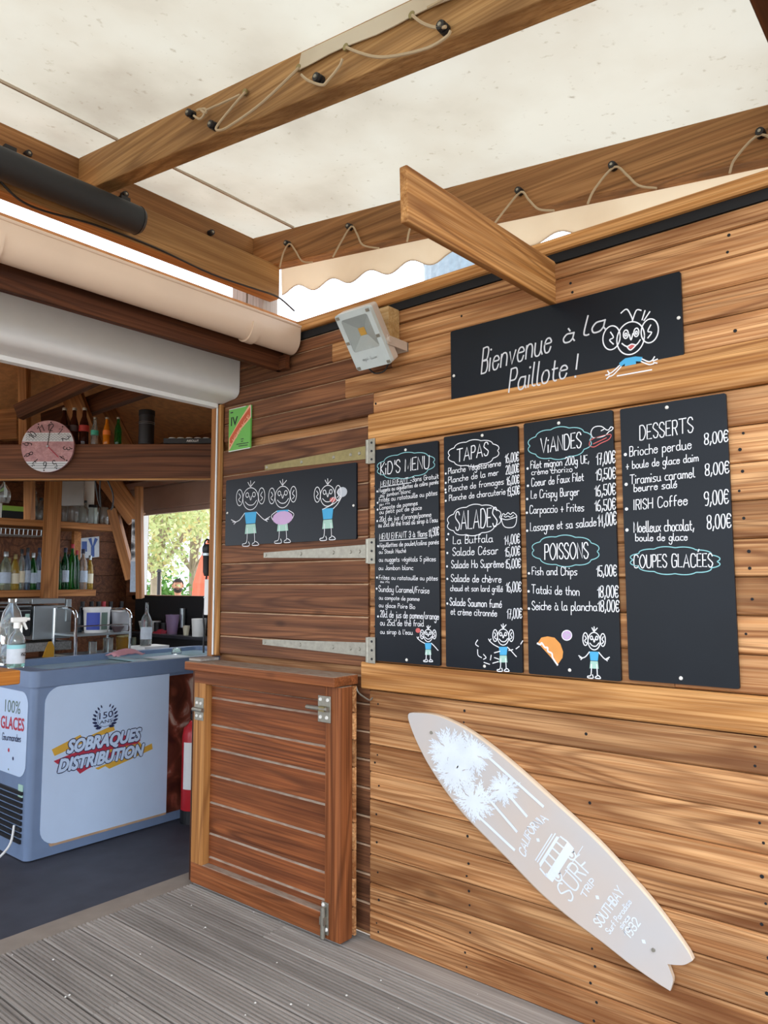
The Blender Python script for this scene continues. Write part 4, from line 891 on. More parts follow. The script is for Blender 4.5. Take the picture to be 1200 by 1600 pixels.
for (t, a, b_, h) in (('SOBRAQUES', (285, 612), (1010, 478), .068), ('DISTRIBUTION', (195, 800), (1040, 628), .066)):
    for k, (mt, bo, dd) in enumerate(((MNAVY, .14, (0, 0)), (MPANEL, .065, (4, -2)))):
        p0 = fo(c1(a[0]+dd[0]*0, a[1]), 2+k); p1 = fo(c1(b_[0], b_[1]), 2+k)
        ins = 0
        font_mesh(t, p0+Vector((0, ins, ins)), p1-Vector((0, ins, -ins)), h, NX, shear=.28, bold=bo, lift=k*.0006, mat=mt, name='logo_lettering', parent=fp)
font_mesh('150', fo(c1(600, 278), 2), fo(c1(735, 250), 2), .036, NX, bold=.012, mat=MNAVY, name='logo_number', parent=fp)
font_mesh('ANS', fo(c1(605, 326), 2), fo(c1(728, 300), 2), .018, NX, bold=.02, mat=MNAVY, name='logo_word', parent=fp)
mb = MB(); c0 = fo(c1(662, 255), 2)
for s_ in (-1, 1):
    for k in range(8):
        a = math.radians(-68+19*k); cc = c0+Vector((0, s_*.052*math.cos(a), .056*math.sin(a)))
        a2 = a*.55+.55; d = Vector((0, s_*math.cos(a2), math.sin(a2))); q = Vector((0, -d.z, d.y)); Lk = .040-.0027*k; w_ = .0085-.0006*k
        mb.add([cc, cc+d*Lk*.3+q*w_, cc+d*Lk*.7+q*w_*.8, cc+d*Lk, cc+d*Lk*.7-q*w_*.8, cc+d*Lk*.3-q*w_], [(0, 1, 2, 3, 4, 5)])
mb.build('laurel_print', MNAVY, fp)
MB().ribbon([c0+Vector((0, .048*math.cos(t), .052*math.sin(t))) for t in [math.radians(130+i*280/24) for i in range(25)]], .0022, NX).build('laurel_ring', MNAVY, fp)
p = fo((175, 1058), 1); MB().cyl(p, p+Vector((.004, 0, 0)), .006, .005, 10).build('screw', MGALV, fp)
# end face towards the viewer's left
YE = FY0-.0015
MB().prism([(x, YE, z) for x, z in rrect(FB+.06, .40, FX-.035, .835, .07)], (0, -.002, 0)).build('side_panel', MPANEL, fz)
c2 = crop(0, 1060, 5.3333); fe = lambda u, v: on_y(c2(u, v), YE-.003)
font_mesh('100%', fe(40, 275), fe(168, 298), .068, NRM, mat=MINKG, name='side_lettering', parent=fz)
font_mesh('GLACES', fe(5, 408), fe(198, 440), .066, NRM, bold=.03, mat=MINKRED, name='side_lettering', parent=fz)
mb = MB(); write(mb, 'Gourmandes', fe(18, 508), fe(172, 528), .034, .005, NRM); mb.build('side_lettering', MNAVY, fz)
for (u, v, r, mt) in ((72, 597, .011, MINKRED), (108, 668, .010, MNAVY), (70, 758, .006, MINKG)):
    MB().ribbon([fe(u, v)], r*1.33, NRM).build('side_dot', mt, fz)
mb = MB()
for k in range(9): mb.box((FB+.06, YE-.010, .075+.030*k), (FX-.05, YE, .093+.030*k))
mb.build('grille', MBLACK, fz); MB().box((FX-.10, YE-.004, .30), (FX-.052, YE, .365)).build('warning_label', MCHGREEN, fz)
tag(MB().tube(catmull([Vector(p) for p in ((-.99, -.50, .16), (-.97, -.53, .07), (-1.0, -.60, .0), (-1.08, -.66, -.006), (-1.3, -.68, -.006))], 6), .006).build('power_cord', MWHITE), 'white power cord looping below the end grille of the freezer', 'cord')
tag(MB().tube(catmull([on_z(q, .002) for q in ((262, 1290), (268, 1283), (282, 1279), (296, 1277))], 4), .006).build('floor_cable', MWHITE), 'white cable on the floor beside the extinguisher', 'cable') if False else None

# pink cloth
rng = random.Random(3); mb = MB(); n = 9; vs = []
c = on_z((196, 1024), .95)
for i in range(n):
    for j in range(n):
        u, v = i/(n-1)-.5, j/(n-1)-.5
        vs.append((c.x+.14*v, c.y+.19*u, .948+.030*max(0, 1-3.2*(u*u+v*v))+.012*rng.random()))
cl = mb.add(vs, [(i*n+j, (i+1)*n+j, (i+1)*n+j+1, i*n+j+1) for i in range(n-1) for j in range(n-1)]).build('cloth', plain('pink_cloth', 'C08A92', .9), smooth=True); cl.modifiers.new('s', 'SOLIDIFY').thickness = .004
tag(cl, 'crumpled pink cloth lying on the blue freezer rim', 'cloth')

# fire extinguisher
ex = thing('fire_extinguisher', (-.79, .43, -.01), 'red fire extinguisher standing between the freezer and the half door', 'fire extinguisher')
e0 = Vector((-.79, .455, -.011))
smooth_auto(MB().lathe([(.066, .06), (.068, .07), (.068, .50), (.060, .545), (.030, .575), (.026, .59)], e0, 22).build('tank', MRED, ex))
MB().lathe([(.070, 0), (.070, .075), (.064, .08)], e0, 22).build('base_ring', MBLACK, ex)
MB().lathe([(.018, .588), (.022, .60), (.022, .63), (.012, .635)], e0, 12).build('valve', MBLACK, ex)
MB().box(e0+Vector((-.01, -.02, .635)), e0+Vector((.01, .10, .648))).build('handle', MBLACK, ex)
vs = [e0+Vector((.0688*math.cos(t), .0688*math.sin(t), z)) for z in (.20, .47) for t in [math.radians(-90+i*10) for i in range(13)]]
MB().add(vs, [(i, i+1, i+14, i+13) for i in range(12)]).build('label', MWHITE, ex)

# ================================================================== COUNTER AND WHAT STANDS ON IT
cp_ = on_x((33, 1047), .26)
ct = tim('bar_counter', (-.20, -4.0, cp_.z-.05), (.26, cp_.y, cp_.z), MCOUNTER, bevel=.006); tag(ct, 'orange pine bar counter slab entering from the left edge', 'counter')
MB().box((-.14, -4.0, -.005), (-.10, -1.5, cp_.z-.05)).build('counter_front', MDARK, ct)
def vessel(name, label, cat, base, prof, mat, parts=(), group=None, n=16):
    """a turned vessel with its own parts: (part name, profile, material)"""
    t = thing(name, base, label, cat, group)
    smooth_auto(MB().lathe(prof, base, n).build('body', mat, t), 50)
    for (pn, pf, pm) in parts: smooth_auto(MB().lathe(pf, base, n).build(pn, pm, t), 50)
    return t
GTURQ = glass('turquoise_liquid', '8FD0C4', trans=.5); MLAB = plain('label_paper', 'C3CBD3', .7, noise=.15, nscale=40)
b0 = on_z((24, 1043), cp_.z+.0005)
KS = .74
sc_p = lambda pr: [(r*KS, z*KS) for r, z in pr]
sb = vessel('spray_bottle', 'clear spray bottle with white trigger and pale label on the counter end', 'spray bottle', b0,
  sc_p([(.040, 0), (.042, .01), (.042, .13), (.034, .155), (.014, .185), (.012, .20)]), GCLEAR, [('liquid', sc_p([(.038, .004), (.039, .012), (.039, .035)]), GTURQ), ('label', sc_p([(.0428, .022), (.0428, .115)]), MLAB), ('label_band', sc_p([(.0432, .095), (.0432, .115)]), MCHTEAL), ('collar', sc_p([(.017, .195), (.017, .225)]), MWHITE)])
kp = lambda x, y, z: b0+Vector((x, y, z))*KS
MB().box(kp(-.012, -.03, .225), kp(.012, .045, .25)).box(kp(-.008, .045, .232), kp(.008, .062, .247)).build('trigger_head', MWHITE, sb, bevel=.003)
MB().prism([kp(-.006, y, z) for y, z in ((.022, .226), (.036, .226), (.052, .19), (.044, .186))], (.012*KS, 0, 0)).build('trigger', MWHITE, sb)
mb = MB(); write(mb, '750', kp(.0436, .004, .06), kp(.0436, .028, .06), .011, .002, (1, 0, 0)); mb.build('label_print', MBLACK, sb)
b1_ = on_z((15, 1038.5), cp_.z+.0005)
vessel('plastic_bottle', 'empty clear plastic bottle behind the spray bottle on the counter', 'bottle', b1_, [(r*.8, z*.8) for r, z in [(.046, 0), (.050, .012), (.050, .09), (.044, .10), (.050, .115), (.050, .20), (.040, .25), (.020, .285), (.016, .295), (.019, .30), (.019, .315)]], GCLEAR)

# ================================================================== INSIDE THE KIOSK
# tie beam crossing the corner, with bottles on top
def fwd(p, d): return at(p, d)
BD = 4.6
def bm(p, d=BD): return at(p, d)
cL = (bm((-420, 693))+bm((-420, 748)))/2; cR = (bm((338, 693))+bm((338, 748)))/2
cL.z = cR.z = 2.156
back = Vector((_f[0], _f[1], 0)).normalized()
ZB = 2.156+.110
tb = beam('tie_beam', cL+back*.06, cR+back*.06, .10, .22, MDARK); beam('edge_strip', cL+back*.004+Vector((0, 0, -.114)), cR+back*.004+Vector((0, 0, -.114)), .02, .012, MTRIM, tb); tag(tb, 'broad dark tie beam across the kiosk carrying a row of small bottles', 'beam')
def onbeam(px, off=.05): p = bm((px, 700)); return Vector((p.x, p.y, ZB+.0008))+back*off
def soda(px, h, gl, lab, label, band=None):
    k = h/.24
    pr = [(.028*k, 0), (.031*k, .012*k), (.029*k, .06*k), (.031*k, .11*k), (.026*k, .145*k), (.014*k, .185*k), (.012*k, .225*k)]
    parts = [('cap', [(.0145*k, .225*k), (.0145*k, .24*k), (.010*k, .243*k)], MGALV)]
    if lab: parts.append(('label', [(.0325*k, .085*k), (.0325*k, .125*k)], lab))
    return vessel('soda_bottle', label, 'bottle', onbeam(px), pr, gl, parts, 'small bottles on the tie beam', 14)
MCOLA = plain('cola_label_red', 'A32A22', .5); MCOLB = plain('cola_label_dark', '3A2A2A', .5); MGRL = plain('label_teal', '3FA58A', .5); MORL = plain('label_orange', 'E0752A', .5)
soda(93, .235, GBROWN, MCOLB, 'dark cola bottle half hidden behind the top of the clock')
soda(109, .235, GBROWN, MCOLB, 'dark bottle with dark label just right of the clock')
soda(125, .235, GBROWN, MCOLA, 'dark cola bottle with a red label on the tie beam')
soda(142, .175, GCLEAR, MGRL, 'clear small bottle with green label on the tie beam')
soda(161, .175, GORANGE, MORL, 'orange drink bottle on the tie beam')
soda(179, .175, GGREEN, None, 'round bright green bottle on the tie beam')
t = vessel('bottle_tin', 'black cylindrical gift tin standing alone on the tie beam', 'tin', onbeam(224), [(.048, 0), (.048, .185)], MBLACK, [('lid', [(.050, .185), (.050, .215), (.047, .218)], MBLACKM)])
mb = MB()
for z in (.13, .14): mb.tube([onbeam(224)+Vector((.0485*math.cos(a), .0485*math.sin(a), z)) for a in [i*math.pi/10 for i in range(21)]], .001, 4)
mb.build('trim_lines', MSTEEL, t)
pa, pb = onbeam(255, .0), onbeam(334, .0)
M_ = (pb-pa)
bt = MB().prism([pa, pb, pb+back*.1, pa+back*.1], (0, 0, .032)).build('bar_tray', MBLACK, bevel=.002); tag(bt, 'low black bar tray with pale caps at the right end of the tie beam', 'tray')
font_mesh('ABSOLUT', pa.lerp(pb, .46)+Vector((0, 0, .009))-back*.001, pa.lerp(pb, .70)+Vector((0, 0, .009))-back*.001, .013, tuple(-back), bold=.03, mat=MWHITE, name='tray_lettering', parent=bt)
for k in range(5):
    c = pa.lerp(pb, .13+.17*k)+back*.05+Vector((0, 0, .0325)); smooth_auto(MB().lathe([(.021, 0), (.023, .003), (.023, .009), (.018, .012)], c, 14).build('round_cap', MWHITE, bt))

# clock
ck = thing('wall_clock', bm((76, 698)), 'round pink wood clock with black numerals hanging on the tie beam', 'clock')
cc = bm((76, 698)); rr_ = .163; hr = Vector((RT[0], RT[1], 0)).normalized(); cu = Vector((0, 0, 1)); cn = -back
cc = cc-back*.014
disc = lambda r, dz=0., n=48, s0=0, s1=360: [cc+(hr*math.cos(a)+cu*math.sin(a))*r-back*dz for a in [math.radians(s0+(s1-s0)*i/n) for i in range(n)]]
MCLK = wood('clock_pink_wood', 'CFA3A3', 'BF9090', 'A07478', scorch=.15, ring=5)
MB().prism([p+back*.0 for p in disc(rr_)], back*.018).build('face', MCLK, ck)
def chord(z0, z1, mat, name):
    P = []
    for z in (z0, z1):
        w = math.sqrt(max(0, rr_*rr_*.99-z*z)); P.append((z, w))
    pts = [cc+hr*(-P[0][1])+cu*z0, cc+hr*P[0][1]+cu*z0]+[cc+hr*math.sqrt(rr_**2*.99-z*z)+cu*z for z in np.linspace(z0, z1, 8)[1:-1]]+[cc+hr*P[1][1]+cu*z1, cc-hr*P[1][1]+cu*z1]+[cc-hr*math.sqrt(rr_**2*.99-z*z)+cu*z for z in np.linspace(z1, z0, 8)[1:-1]]
    MB().add([p-back*.001 for p in pts], [tuple(range(len(pts)))]).build(name, mat, ck)
MCW = plain('clock_white_paint', 'D8D9DC', .7)
chord(.03, .085, MCW, 'white_band'); chord(-.160, -.095, MCW, 'white_band')
mb = MB()
for k in range(3): mb.ribbon([cc+hr*x+cu*(.043+.015*k+(.006 if i % 2 else -.006))-back*.0016 for i, x in enumerate(np.linspace(-.135, .135, 27))], .003, tuple(cn))
for z in (-.108, -.122, -.137): w = math.sqrt(rr_**2-z*z)*.96; mb.ribbon([cc-hr*w+cu*z-back*.0016, cc+hr*w+cu*z-back*.0016], .003, tuple(cn))
mb.build('band_lines', MINKG, ck)
mb = MB()
for i in range(12):
    a = math.radians(90-30*(i+1)-6); rad = Vector(hr*math.cos(a)+cu*math.sin(a)); tang = Vector(hr*math.sin(a)-cu*math.cos(a))
    upn, rtn = (rad, tang)
    txt = str(i+1); w = .017 if len(txt) == 1 else .034; h = .042
    c = cc+rad*(rr_*.74)-back*.002; write(mb, txt, c-rtn*w/2-upn*h/2, c+rtn*w/2-upn*h/2, h, .0045, tuple(cn), updir=upn)
    mb.ribbon([cc+rad*rr_*.93-back*.002], .006, tuple(cn))
mb.build('numerals', MBLACKM, ck)
MB().ribbon([cc-back*.004, cc+(hr*.12+cu*.99)*.095-back*.004], .004, tuple(cn)).build('minute_hand', MBLACKM, ck)
MB().ribbon([cc-back*.003, cc+(hr*.70-cu*.68)*.10-back*.003], .005, tuple(cn)).build('hour_hand', MINKRED, ck)
MB().cyl(cc-back*.002, cc-back*.008, .007, .006, 12).build('hub', MSTEEL, ck)

# kiosk timbers
def tmb(name, a, b_, d, w, mat, label, dep=.07, d2=None):
    p, q = at(a, d), at(b_, d2 or d); o = beam(name, p, q, dep, w, mat, up=tuple(Vector((0, 0, 1)) if abs((q-p).normalized().z) < .9 else hr)); return tag(o, label, 'beam')
tmb('roof_strut', (28, 645), (156, 586), 5.0, .10, MDARK, 'dark diagonal strut above the clock')
tmb('roof_rafter', (86, 545), (152, 720), 5.25, .14, MKIOSK, 'light brown sloping roof timber behind the cola bottles')
tmb('king_post', (37, 540), (40, 740), 5.15, .06, MKIOSK, 'thin upright roof timber left of the clock')
tmb('roof_rafter', (70, 660), (262, 592), 5.55, .13, MEAVE, 'dark roof timber running up to the right behind the green bottle', d2=5.0)
tmb('roof_rafter', (150, 600), (200, 700), 5.7, .10, MKIOSK, 'short light brown timber behind the orange bottle')
tmb('roof_purlin', (0, 665), (30, 663), 5.3, .22, MKIOSK, 'broad light board behind the clock at the left edge')
tmb('hanging_post', (46, 722), (46, 812), 5.05, .05, MKIOSK, 'upright timber below the left side of the clock')
tmb('wall_brace', (160, 737), (214, 811), 5.62, .15, MKIOSK, 'broad light brace running down right under the tie beam')
tmb('wall_brace', (176, 795), (205, 905), 5.6, .07, MKIOSK, 'thin brace beside the photo strip')
tmb('window_post', (217, 760), (219, 935), 5.5, .045, MKIOSK, 'slim wooden post at the left side of the kiosk window')

# shelf unit in front of the back wall
SX = -2.5
su = thing('shelf_unit', (SX-.15, 0, 1.3), 'open pine shelf unit with two bottle shelves on the left of the kiosk', 'shelf')
def shelf(z, y1, th=.05): return tim('shelf_board', (SX-.32, -2.0, z-th), (SX, y1, z), MKIOSK, su, bevel=.003)
ZU, ZL = 1.873, 1.352
shelf(ZU, .90); shelf(ZL, .75)
pz = on_x((82, 800), SX+.03)
tim('upright', (SX, pz.y-.055, 1.19), (SX+.06, pz.y+.055, 2.30), MKIOSK, su, bevel=.003)
bx((SX-.32, -2.0, 1.25), (SX-.28, -1.9, 2.3)).build('upright', MKIOSK, su)
bx((SX-.32, .70, 1.30), (SX-.28, .76, 1.90)).build('upright', MKIOSK, su)
mb = MB()
for k in range(11): y = on_x((4+7*k, 825), SX).y; mb.tube([(SX-.02, y, 1.80), (SX-.02, y, 1.755), (SX-.25, y, 1.755)], .004, 5)
for z in (1.80, 1.755): mb.tube([(SX-.02, on_x((-10, 825), SX).y, z), (SX-.02, on_x((74, 825), SX).y, z)], .004, 5)
mb.build('glass_rail', MSTEEL, su)
def sbase(px, z, dx=-.10): p = on_x((px, 900), SX+dx); return Vector((SX+dx, p.y, z+.0008))
def liquor(px, wpx, toppx, gl, cap, lab, label, neck=.30, dx=-.10, cat='bottle', group='bottles on the lower shelf'):
    b_ = sbase(px, ZL, dx); top = on_x((px, toppx), SX+dx).z-ZL; r = wpx*.5*5.75/FPX; h = top
    pr = [(r*.94, 0), (r, .012), (r, h*(1-neck)-.04), (r*.8, h*(1-neck)), (r*.36, h*(1-neck)+.035), (r*.32, h-.03)]
    parts = [('cap', [(r*.42, h-.035), (r*.42, h-.002), (r*.36, h)], cap)]
    if lab: parts.append(('label', [(r*1.015, h*.18), (r*1.015, h*.46)], lab))
    return vessel('liquor_bottle', label, cat, b_, pr, gl, parts, group, 14)
MLG = plain('label_grey_blue', 'A9B8C8', .6, noise=.2, nscale=60); MLC = plain('label_cream', 'D9D2B8', .6); MCB = plain('cap_navy', '1D2440', .5); MCR = plain('cap_red', 'A82F38', .5)
for a in ((8, 16, 862, GPALE, MSTEEL, MLG, 'pale frosted bottle at the left end of the lower shelf'), (23, 13, 866, GYELLOW, MBRASS, MLC, 'yellow spirit bottle beside the frosted one on the lower shelf'), (33, 11, 858, GCLEAR, MBLACK, MLC, 'clear bottle with cream label right of the yellow spirit'),
          (42, 11, 856, GBLUE, MBLACK, MLG, 'bluish bottle with black cap in the middle of the left shelf bay'), (51, 12, 864, GGREEN, MSTEEL, MLG, 'green bottle with grey label in the left shelf bay'), (60, 11, 856, GBLUE, MCB, MLG, 'bluish bottle with navy cap left of the shelf upright'), (69, 10, 852, GDARK, MCR, MLG, 'near black bottle with red cap touching the shelf upright'),
          (92, 9, 870, GGREEN, MBLACK, None, 'slim bright green bottle just right of the shelf upright'), (101, 13, 856, GDKGREEN, MCB, MLG, 'dark green bottle with round pale label right of the upright'), (112, 13, 850, GGREEN, MCR, None, 'green shouldered bottle with red cap on the right shelf bay'), (119, 11, 860, GDKGREEN, MCR, None, 'dark bottle with red cap behind the clear globe bottle'),
          (129, 15, 858, GCLEAR, MCB, MLG, 'clear globe shouldered bottle with dark round label'), (140, 11, 868, GYELLOW, MSTEEL, MLC, 'pale yellow bottle at the right end of the lower shelf')):
    liquor(*a)
for a in ((14, 10, 872, GAMBER, MBRASS, MLC, 'amber bottle in the back row behind the frosted bottle'), (37, 10, 868, GGREEN, MBLACK, None, 'green bottle in the back row behind the clear one'), (106, 10, 866, GGREEN, MBLACK, None, 'second row green bottle right of the shelf upright')): liquor(*a, dx=-.2)
# things on the upper shelf
def jar(px, wpx, toppx, label, mat=GCLEAR, lid=None, cat='jar', name='glass_jar', group='glassware on the upper shelf', neck=.9, dx=-.1):
    b_ = sbase(px, ZU, dx); b_.y = on_x((px, 810), SX+dx).y; h = on_x((px, toppx), SX+dx).z-ZU; r = wpx*.5*5.75/FPX
    pr = [(r*.92, 0), (r, .01), (r, h*.68), (r*neck, h*.84), (r*neck*.95, h)]
    return vessel(name, label, cat, b_, pr, mat, [('lid', [(r*neck*1.05, h), (r*neck*1.05, h+.02)], lid)] if lid else [], group, 14)
jar(53, 10, 768, 'slim clear bottle at the left of the carafes', neck=.45, cat='carafe', name='carafe'); jar(63, 17, 782, 'wide clear carafe with a black stopper', lid=MBLACK, neck=.3, cat='carafe', name='carafe'); jar(76, 14, 774, 'clear carafe partly hidden by the shelf upright', neck=.4, cat='carafe', name='carafe', dx=-.15)
jar(100, 10, 774, 'narrow tall glass just right of the shelf upright'); jar(113, 20, 772, 'large ribbed glass jar with a black lid', lid=MBLACK); jar(130, 16, 786, 'stubby glass jar with a dark stopper', lid=MBLACK, neck=.6); jar(145, 15, 793, 'low glass jar with dark lid near the shelf end', lid=MBLACKM); jar(161, 17, 793, 'low clear glass jar at the right end of the upper shelf')
g0 = on_x((29, 806), SX-.06)
gb = bx((SX-.2, on_x((7, 800), SX).y, ZU+.001), (SX-.02, on_x((51, 800), SX).y, ZU+.062)).build('carton', MBLACKM, bevel=.002); tag(gb, 'black carton with a lime green lid on the upper shelf', 'box')
MB().box((SX-.202, on_x((7, 800), SX).y-.002, ZU+.056), (SX-.018, on_x((51, 800), SX).y+.002, ZU+.092)).build('lid', plain('lime_green', '8DB347', .5), gb)
wb = bx((SX-.25, on_x((-20, 800), SX).y, ZU+.001), (SX-.03, on_x((6, 800), SX).y, ZU+.16)).build('carton', MWHITE, bevel=.002); tag(wb, 'white carton at the far left of the upper shelf', 'box')
# hanging wine glass rack
hr_ = thing('glass_rack', at((2, 720), 4.9), 'wire rack holding a hanging wine glass at the left edge', 'rack')
p0, p1 = at((-40, 700), 4.9), at((26, 730), 4.9); beam('rack_board', p0, p1, .30, .03, MKIOSK, hr_)
for k in range(4):
    p = at((-2+7*k, 720+2*k), 4.85); q = at((-2+7*k, 737+1.5*k), 4.85); MB().tube([p, q, q+back*.25], .004, 5).build('wire', MWHITE, hr_)
MB().tube([at((-20, 736), 4.85), at((20, 741), 4.85)], .004, 5).build('wire', MWHITE, hr_)
gp = at((5, 786), 4.87); vessel('wine_glass', 'upside down wine glass hanging from the wire rack', 'glass', gp, [(.036, 0), (.042, .03), (.042, .08), (.012, .125), (.005, .14), (.005, .20), (.035, .206)], GCLEAR)
# round pipe, panel and hooks below the tie beam
pp = on_x((138, 800), -2.66); pp.z = ZU+.001; o = smooth_auto(MB().cyl(pp, Vector((pp.x, pp.y, 2.28)), .042, None, 18).build('vent_pipe', MWHITE)); tag(o, 'white vertical pipe behind the glass jars', 'pipe')
p0, p1 = at((96, 790), 5.5), at((131, 750), 5.5)
o = MB().prism([p0, Vector((p1.x, p1.y, p0.z)), p1, Vector((p0.x, p0.y, p1.z))], back*.02).build('wall_panel', plain('panel_grey', '8C8884', .6)); tag(o, 'grey panel behind the jars left of the white pipe', 'panel')
o = MB().tube(catmull([at(q, 4.66) for q in ((148, 744), (152, 775), (157, 792), (156, 770), (157, 744))], 4), .005).tube(catmull([at(q, 4.66) for q in ((165, 744), (176, 770), (176, 790), (173, 797))], 4), .005).build('wire_loop', MBLACK); tag(o, 'thin black wire loops hanging under the tie beam', 'wire')
# notice and photo strip
pw = lambda u, v: on_x((u, v), -2.93)
o = MB().prism([pw(118, 842), pw(155, 838), pw(155, 870), pw(118, 874)], (-.004, 0, 0)).build('notice', MLAB); tag(o, 'white notice with blue figures pinned to the back wall', 'notice')
pw2 = lambda u, v: on_x((u, v), -2.928)
MB().add([pw2(128, 846), pw2(136, 846), pw2(136, 862), pw2(128, 862)], [(0, 1, 2, 3)]).build('blue_print', plain('blue_print', '2E4F96', .6), o)
MB().ribbon([pw2(141, 843), pw2(145, 856), pw2(150, 843)], .03, NX).ribbon([pw2(145, 856), pw2(145, 868)], .03, NX).build('blue_print', bpy.data.materials['blue_print'], o)
a, b_ = at((203, 925), 5.50), at((213, 925), 5.50)
MSTRIP, nt, b, N, L = newmat('photo_strip'); tc = N.new('ShaderNodeTexCoord'); nz = N.new('ShaderNodeTexVoronoi'); nz.inputs['Scale'].default_value = 22; L.new(tc.outputs['Object'], nz.inputs[0]); r = ramp(N, [(.3, hexc('26262A')), (.6, hexc('8A8A8C')), (.75, hexc('D8D8D8'))]); L.new(nz.outputs['Distance'], r.inputs[0]); L.new(r.outputs[0], b.inputs['Base Color'])
t0, t1 = at((206, 811), 5.50), at((214.5, 811), 5.50)
o = MB().prism([a, b_, t1, t0], back*.004).build('photo_strip', MSTRIP); tag(o, 'long narrow strip of small photos hanging beside the window', 'poster')
MB().prism([a-back*.001, b_-back*.001, a.lerp(t0, .42).lerp(b_.lerp(t1, .42), 1)-back*.001, a.lerp(t0, .42)-back*.001], back*.0005).build('blank_end', MLG, o)

# steel machine on granite, dark machine on the left
def gx(q, x): return on_x(q, x)
MX = -2.15
def slabx(name, q0, q1, x, dep, mat, par=None, bev=.003):
    p, r = gx(q0, x), gx(q1, x); return bx((x-dep, min(p.y, r.y), min(p.z, r.z)), (x, max(p.y, r.y), max(p.z, r.z))).build(name, mat, par, bevel=bev)
dk = slabx('work_cabinet', (-60, 1068), (114, 1028), MX-.02, .28, MDARK); tag(dk, 'low wooden cabinet under the granite panel behind the freezer', 'cabinet')
gr = slabx('granite_panel', (-60, 1027), (112, 1001), MX, .3, MGRANITE); tag(gr, 'speckled granite block under the steel machine', 'worktop')
w0 = gx((112, 1001), MX).z
o = slabx('steel_machine', (51, 1000.5), (112, 946), MX, .27, MSTEEL); tag(o, 'stainless steel box unit standing on the granite block', 'machine'); o.location.z += .002
slabx('top_panel', (50, 944), (102, 935), MX+.005, .28, MSTEEL, o); slabx('side_flange', (103, 971), (112, 936), MX+.012, .03, MSTEEL, o)
o = slabx('dark_machine', (-60, 1000.5), (48.5, 952), MX+.01, .28, MBLACK); tag(o, 'black machine with steel top at the left of the steel unit', 'machine'); o.location.z += .002
slabx('steel_top', (-60, 951), (49, 946), MX+.015, .29, MSTEEL, o); slabx('control_button', (40, 967), (47, 959), MX+.02, .03, MCHGREEN, o); slabx('steel_band', (-60, 958), (48, 953), MX+.016, .03, MSTEEL, o)
o = slabx('steel_tray', (-30, 945), (46, 941), MX+.02, .25, MSTEEL); tag(o, 'shallow steel tray on top of the black machine', 'tray'); o.location.z += .002
o = MB().prism([gx(q, MX+.012) for q in ((66, 1027), (83, 1027), (84, 1012), (80, 1002), (76, 1002), (71, 1013))], (.01, 0, 0)).build('yellow_cloth', plain('yellow_rag', 'C9962F', .9)); tag(o, 'ochre yellow rag hanging over the granite block', 'cloth')
o = slabx('pale_block', (68, 1032), (112, 1027.5), MX+.06, .055, MLC); tag(o, 'pale strip lying along the foot of the granite block', 'strip')

# chrome rack with bucket, tubs and jars behind the freezer
RX = -1.85
rk = thing('chrome_rack', (RX, .3, .9), 'two tier chrome rack with rounded rails behind the freezer', 'rack')
def rx(q, dx=0): return on_x(q, RX+dx)
for (u0, u1) in ((113, 119), (204, 210)):
    a_, b_ = rx((u1 if u0 < 150 else u0, 1024)), rx((u1 if u0 < 150 else u0, 965))
    a_.z = .0
    pts = [Vector((RX, a_.y, a_.z)), Vector((RX, b_.y, b_.z))]+[Vector((RX-.10+.10*math.cos(t), b_.y-0.0, b_.z+.06*math.sin(t))) for t in [i*math.pi/8 for i in range(1, 5)]]+[Vector((RX-.3, b_.y, b_.z+.06)), Vector((RX-.3, b_.y, 0))]
    MB().tube(pts, .012, 10).build('chrome_rail', MCHROME, rk)
ya, yb2 = rx((118, 990)).y, rx((206, 990)).y
zt = rx((150, 990)).z
MB().box((RX-.30, ya, zt-.014), (RX, yb2, zt)).build('tier', MSTEEL, rk); MB().tube([(RX, ya, rx((150, 982)).z+.02), (RX, yb2, rx((150, 982)).z+.02)], .005, 6).build('guard_wire', MCHROME, rk)
zb = rx((150, 1023)).z; MB().box((RX-.30, ya, zb-.014), (RX, yb2, zb)).build('tier', MSTEEL, rk)
MB().box((RX-.30, ya, .0), (RX-.29, yb2, zb)).build('rear_panel', MBLACKM, rk)
def onr(px, z, dx=-.1): p = rx((px, 1000), dx); return Vector((RX+dx, p.y, z+.001))
def rpx(w): return w*.5*4.95/FPX
hB = rx((150, 949), -.1).z-zt
bk = vessel('bucket', 'white tub with a blue printed label on the chrome rack', 'tub', onr(150, zt, -.12), [(rpx(38), 0), (rpx(42), hB*.9), (rpx(44), hB*.9), (rpx(44), hB), (rpx(40), hB)], MWHITE, n=24)
for (u0, u1, mt) in ((143, 156, plain('bucket_blue', '3247A8', .5)), (158, 168, MINKG)):
    b_ = onr(150, zt, -.12); r = rpx(41)+.001; yy0, yy1 = on_x((u0, 980), RX-.12+r).y-b_.y, on_x((u1, 980), RX-.12+r).y-b_.y
    A0, A1 = math.asin(max(-1, min(1, yy0/r))), math.asin(max(-1, min(1, yy1/r)))
    vs = [b_+Vector(((r+.002)*math.cos(A0+(A1-A0)*i/6), (r+.002)*math.sin(A0+(A1-A0)*i/6), z)) for z in (hB*.12, hB*.8) for i in range(7)]
    MB().add(vs, [(i, i+1, i+8, i+7) for i in range(6)]).build('printed_label', mt, bk)
hT = rx((185, 956), -.14).z-zt
tubm = plain('frosted_plastic', 'CFCFD2', .4, trans=.4)
tb_ = vessel('storage_tub', 'translucent storage tub beside the white tub on the rack', 'tub', onr(187, zt, -.15), [(rpx(26), 0), (rpx(30), hT), (rpx(31), hT+.004)], tubm, [('lid', [(rpx(31), hT), (rpx(31), hT+.012)], MWHITE)], n=20)
